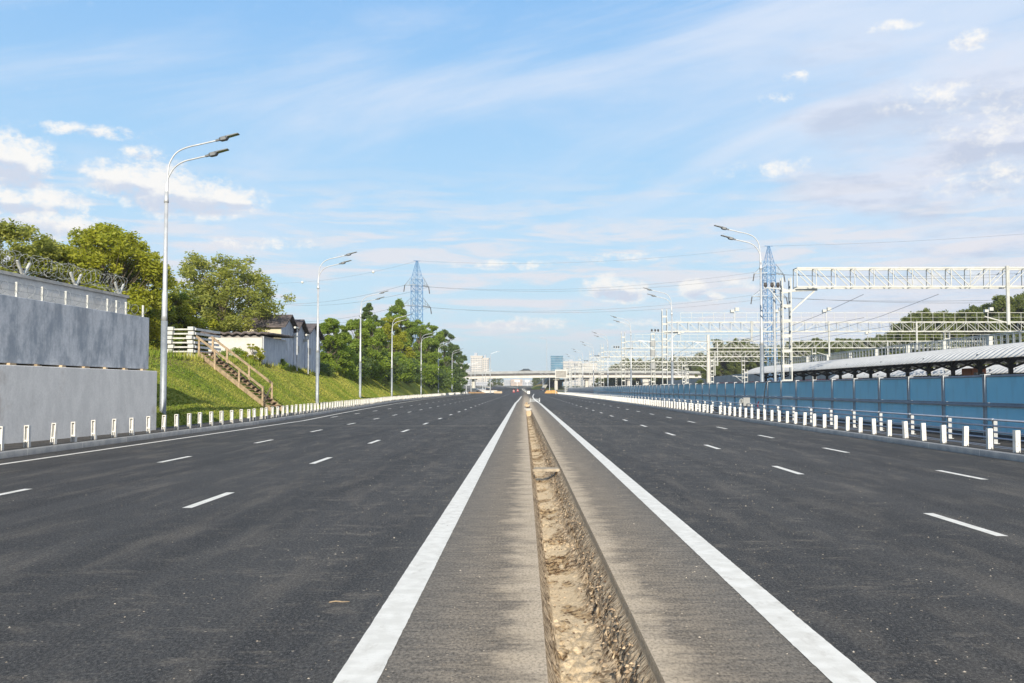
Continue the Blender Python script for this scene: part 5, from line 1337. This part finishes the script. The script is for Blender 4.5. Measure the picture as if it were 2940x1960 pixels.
building('apartment_block', 'white apartment block rising over the bridge, left side of the road', 1081, 1108, 819, 1000, 14, far_wall, 7, 12)
building('apartment_block', 'grey-white stepped tower attached right of the white apartment block', 1108.5, 1122, 824, 1004, 16, far_wall, 3, 12)
building('apartment_block', 'grey block between the trees and the white apartment block', 1066, 1080, 841, 1060, 14, far_grey, 4, 8)
building('apartment_block', 'white block half hidden by the last dark tree', 1047, 1063, 831, 1100, 14, far_wall, 5, 9)
building('glass_tower', 'blue glass office tower above the overpass', 1265.5, 1292.7, 818.7, 1500, 22, glass_blue, 0, 0, parapet=False)
building('apartment_block', 'pale wide block just right of the glass tower', 1293.5, 1335, 831, 1600, 20, far_wall, 12, 8)
building('apartment_block', 'pale block behind the first gantry masts', 1336, 1372, 836, 1300, 18, far_wall, 9, 7)
building('warehouse', 'long pale low building under the left part of the bridge', 1123, 1158, 880, 1300, 20, far_wall, 10, 2, parapet=False)
building('office_building', 'grey low building behind the road bend', 1158, 1172, 874, 1150, 20, far_grey, 4, 3, parapet=False)
building('office_building', 'brownish low building behind the white billboards', 1172.5, 1200, 873, 1180, 20, far_beige, 8, 3, parapet=False)
building('office_building', 'grey glass-fronted low building right of the brownish one', 1200.5, 1224, 875, 1120, 20, far_grey, 6, 3, parapet=False)
building('office_building', 'pale low building beyond the green mound', 1225, 1262, 877, 1250, 20, far_wall, 8, 3, parapet=False)
building('apartment_block', 'low grey building seen under the overpass on the left', 1090, 1122, 880, 900, 12, far_grey, 8, 2, parapet=False)
building('office_building', 'white building with pale front seen under the right half of the overpass', 1452, 1485, 866, 600, 15, far_wall, 6, 2, parapet=False)
for k, (a, b_) in enumerate(((1181.5, 1194.5), (1206, 1216))):
    Y = 800; t = thing('billboard', f'white blank billboard over the far road, {["left", "right"][k]} one', 'billboard', (P2(a, Y), Y, gz(Y))); W = P2(b_, Y)-P2(a, Y)
    m = MB(); m.box(0, W, 0, .4, 3.2, 5.0); m.build('board', white_paint, t); m = MB(); m.bar((W/2, .2, 0), (W/2, .2, 3.2), .4); m.build('pole', galv, t)
for k, (p, y) in enumerate([(1140, 820), (1150, 840), (1232, 760), (1243, 700), (1228, 820), (1255, 640), (1130, 700)]):
    o = copy_tree(kinds[k % 5]); put(o, P2(p, y), y, gz(y)-.3, 'small far tree at the end of the road under the overpass', 'far trees under the overpass', k, (.45, .45, .42))
building('substation', 'small red-roofed white hut in the railway yard under the overpass', 1478, 1490, 878, 300, 4, far_wall, 0, 0, parapet=False)
def haze():
    m = bpy.data.materials.new('haze_air'); m.use_nodes = True; nt = m.node_tree; nt.nodes.clear()
    v = nt.nodes.new('ShaderNodeVolumePrincipled'); v.inputs['Color'].default_value = (.86, .92, 1, 1); v.inputs['Density'].default_value = .0002; v.inputs['Anisotropy'].default_value = .2
    o = nt.nodes.new('ShaderNodeOutputMaterial'); nt.links.new(v.outputs[0], o.inputs['Volume'])
    mb = MB(); mb.box(-2600, 2600, -100, 2600, -2, 90); h = mb.build('haze', m); tag(h, 'thin pale haze in the air over the whole road', 'haze', kind='stuff')
haze()
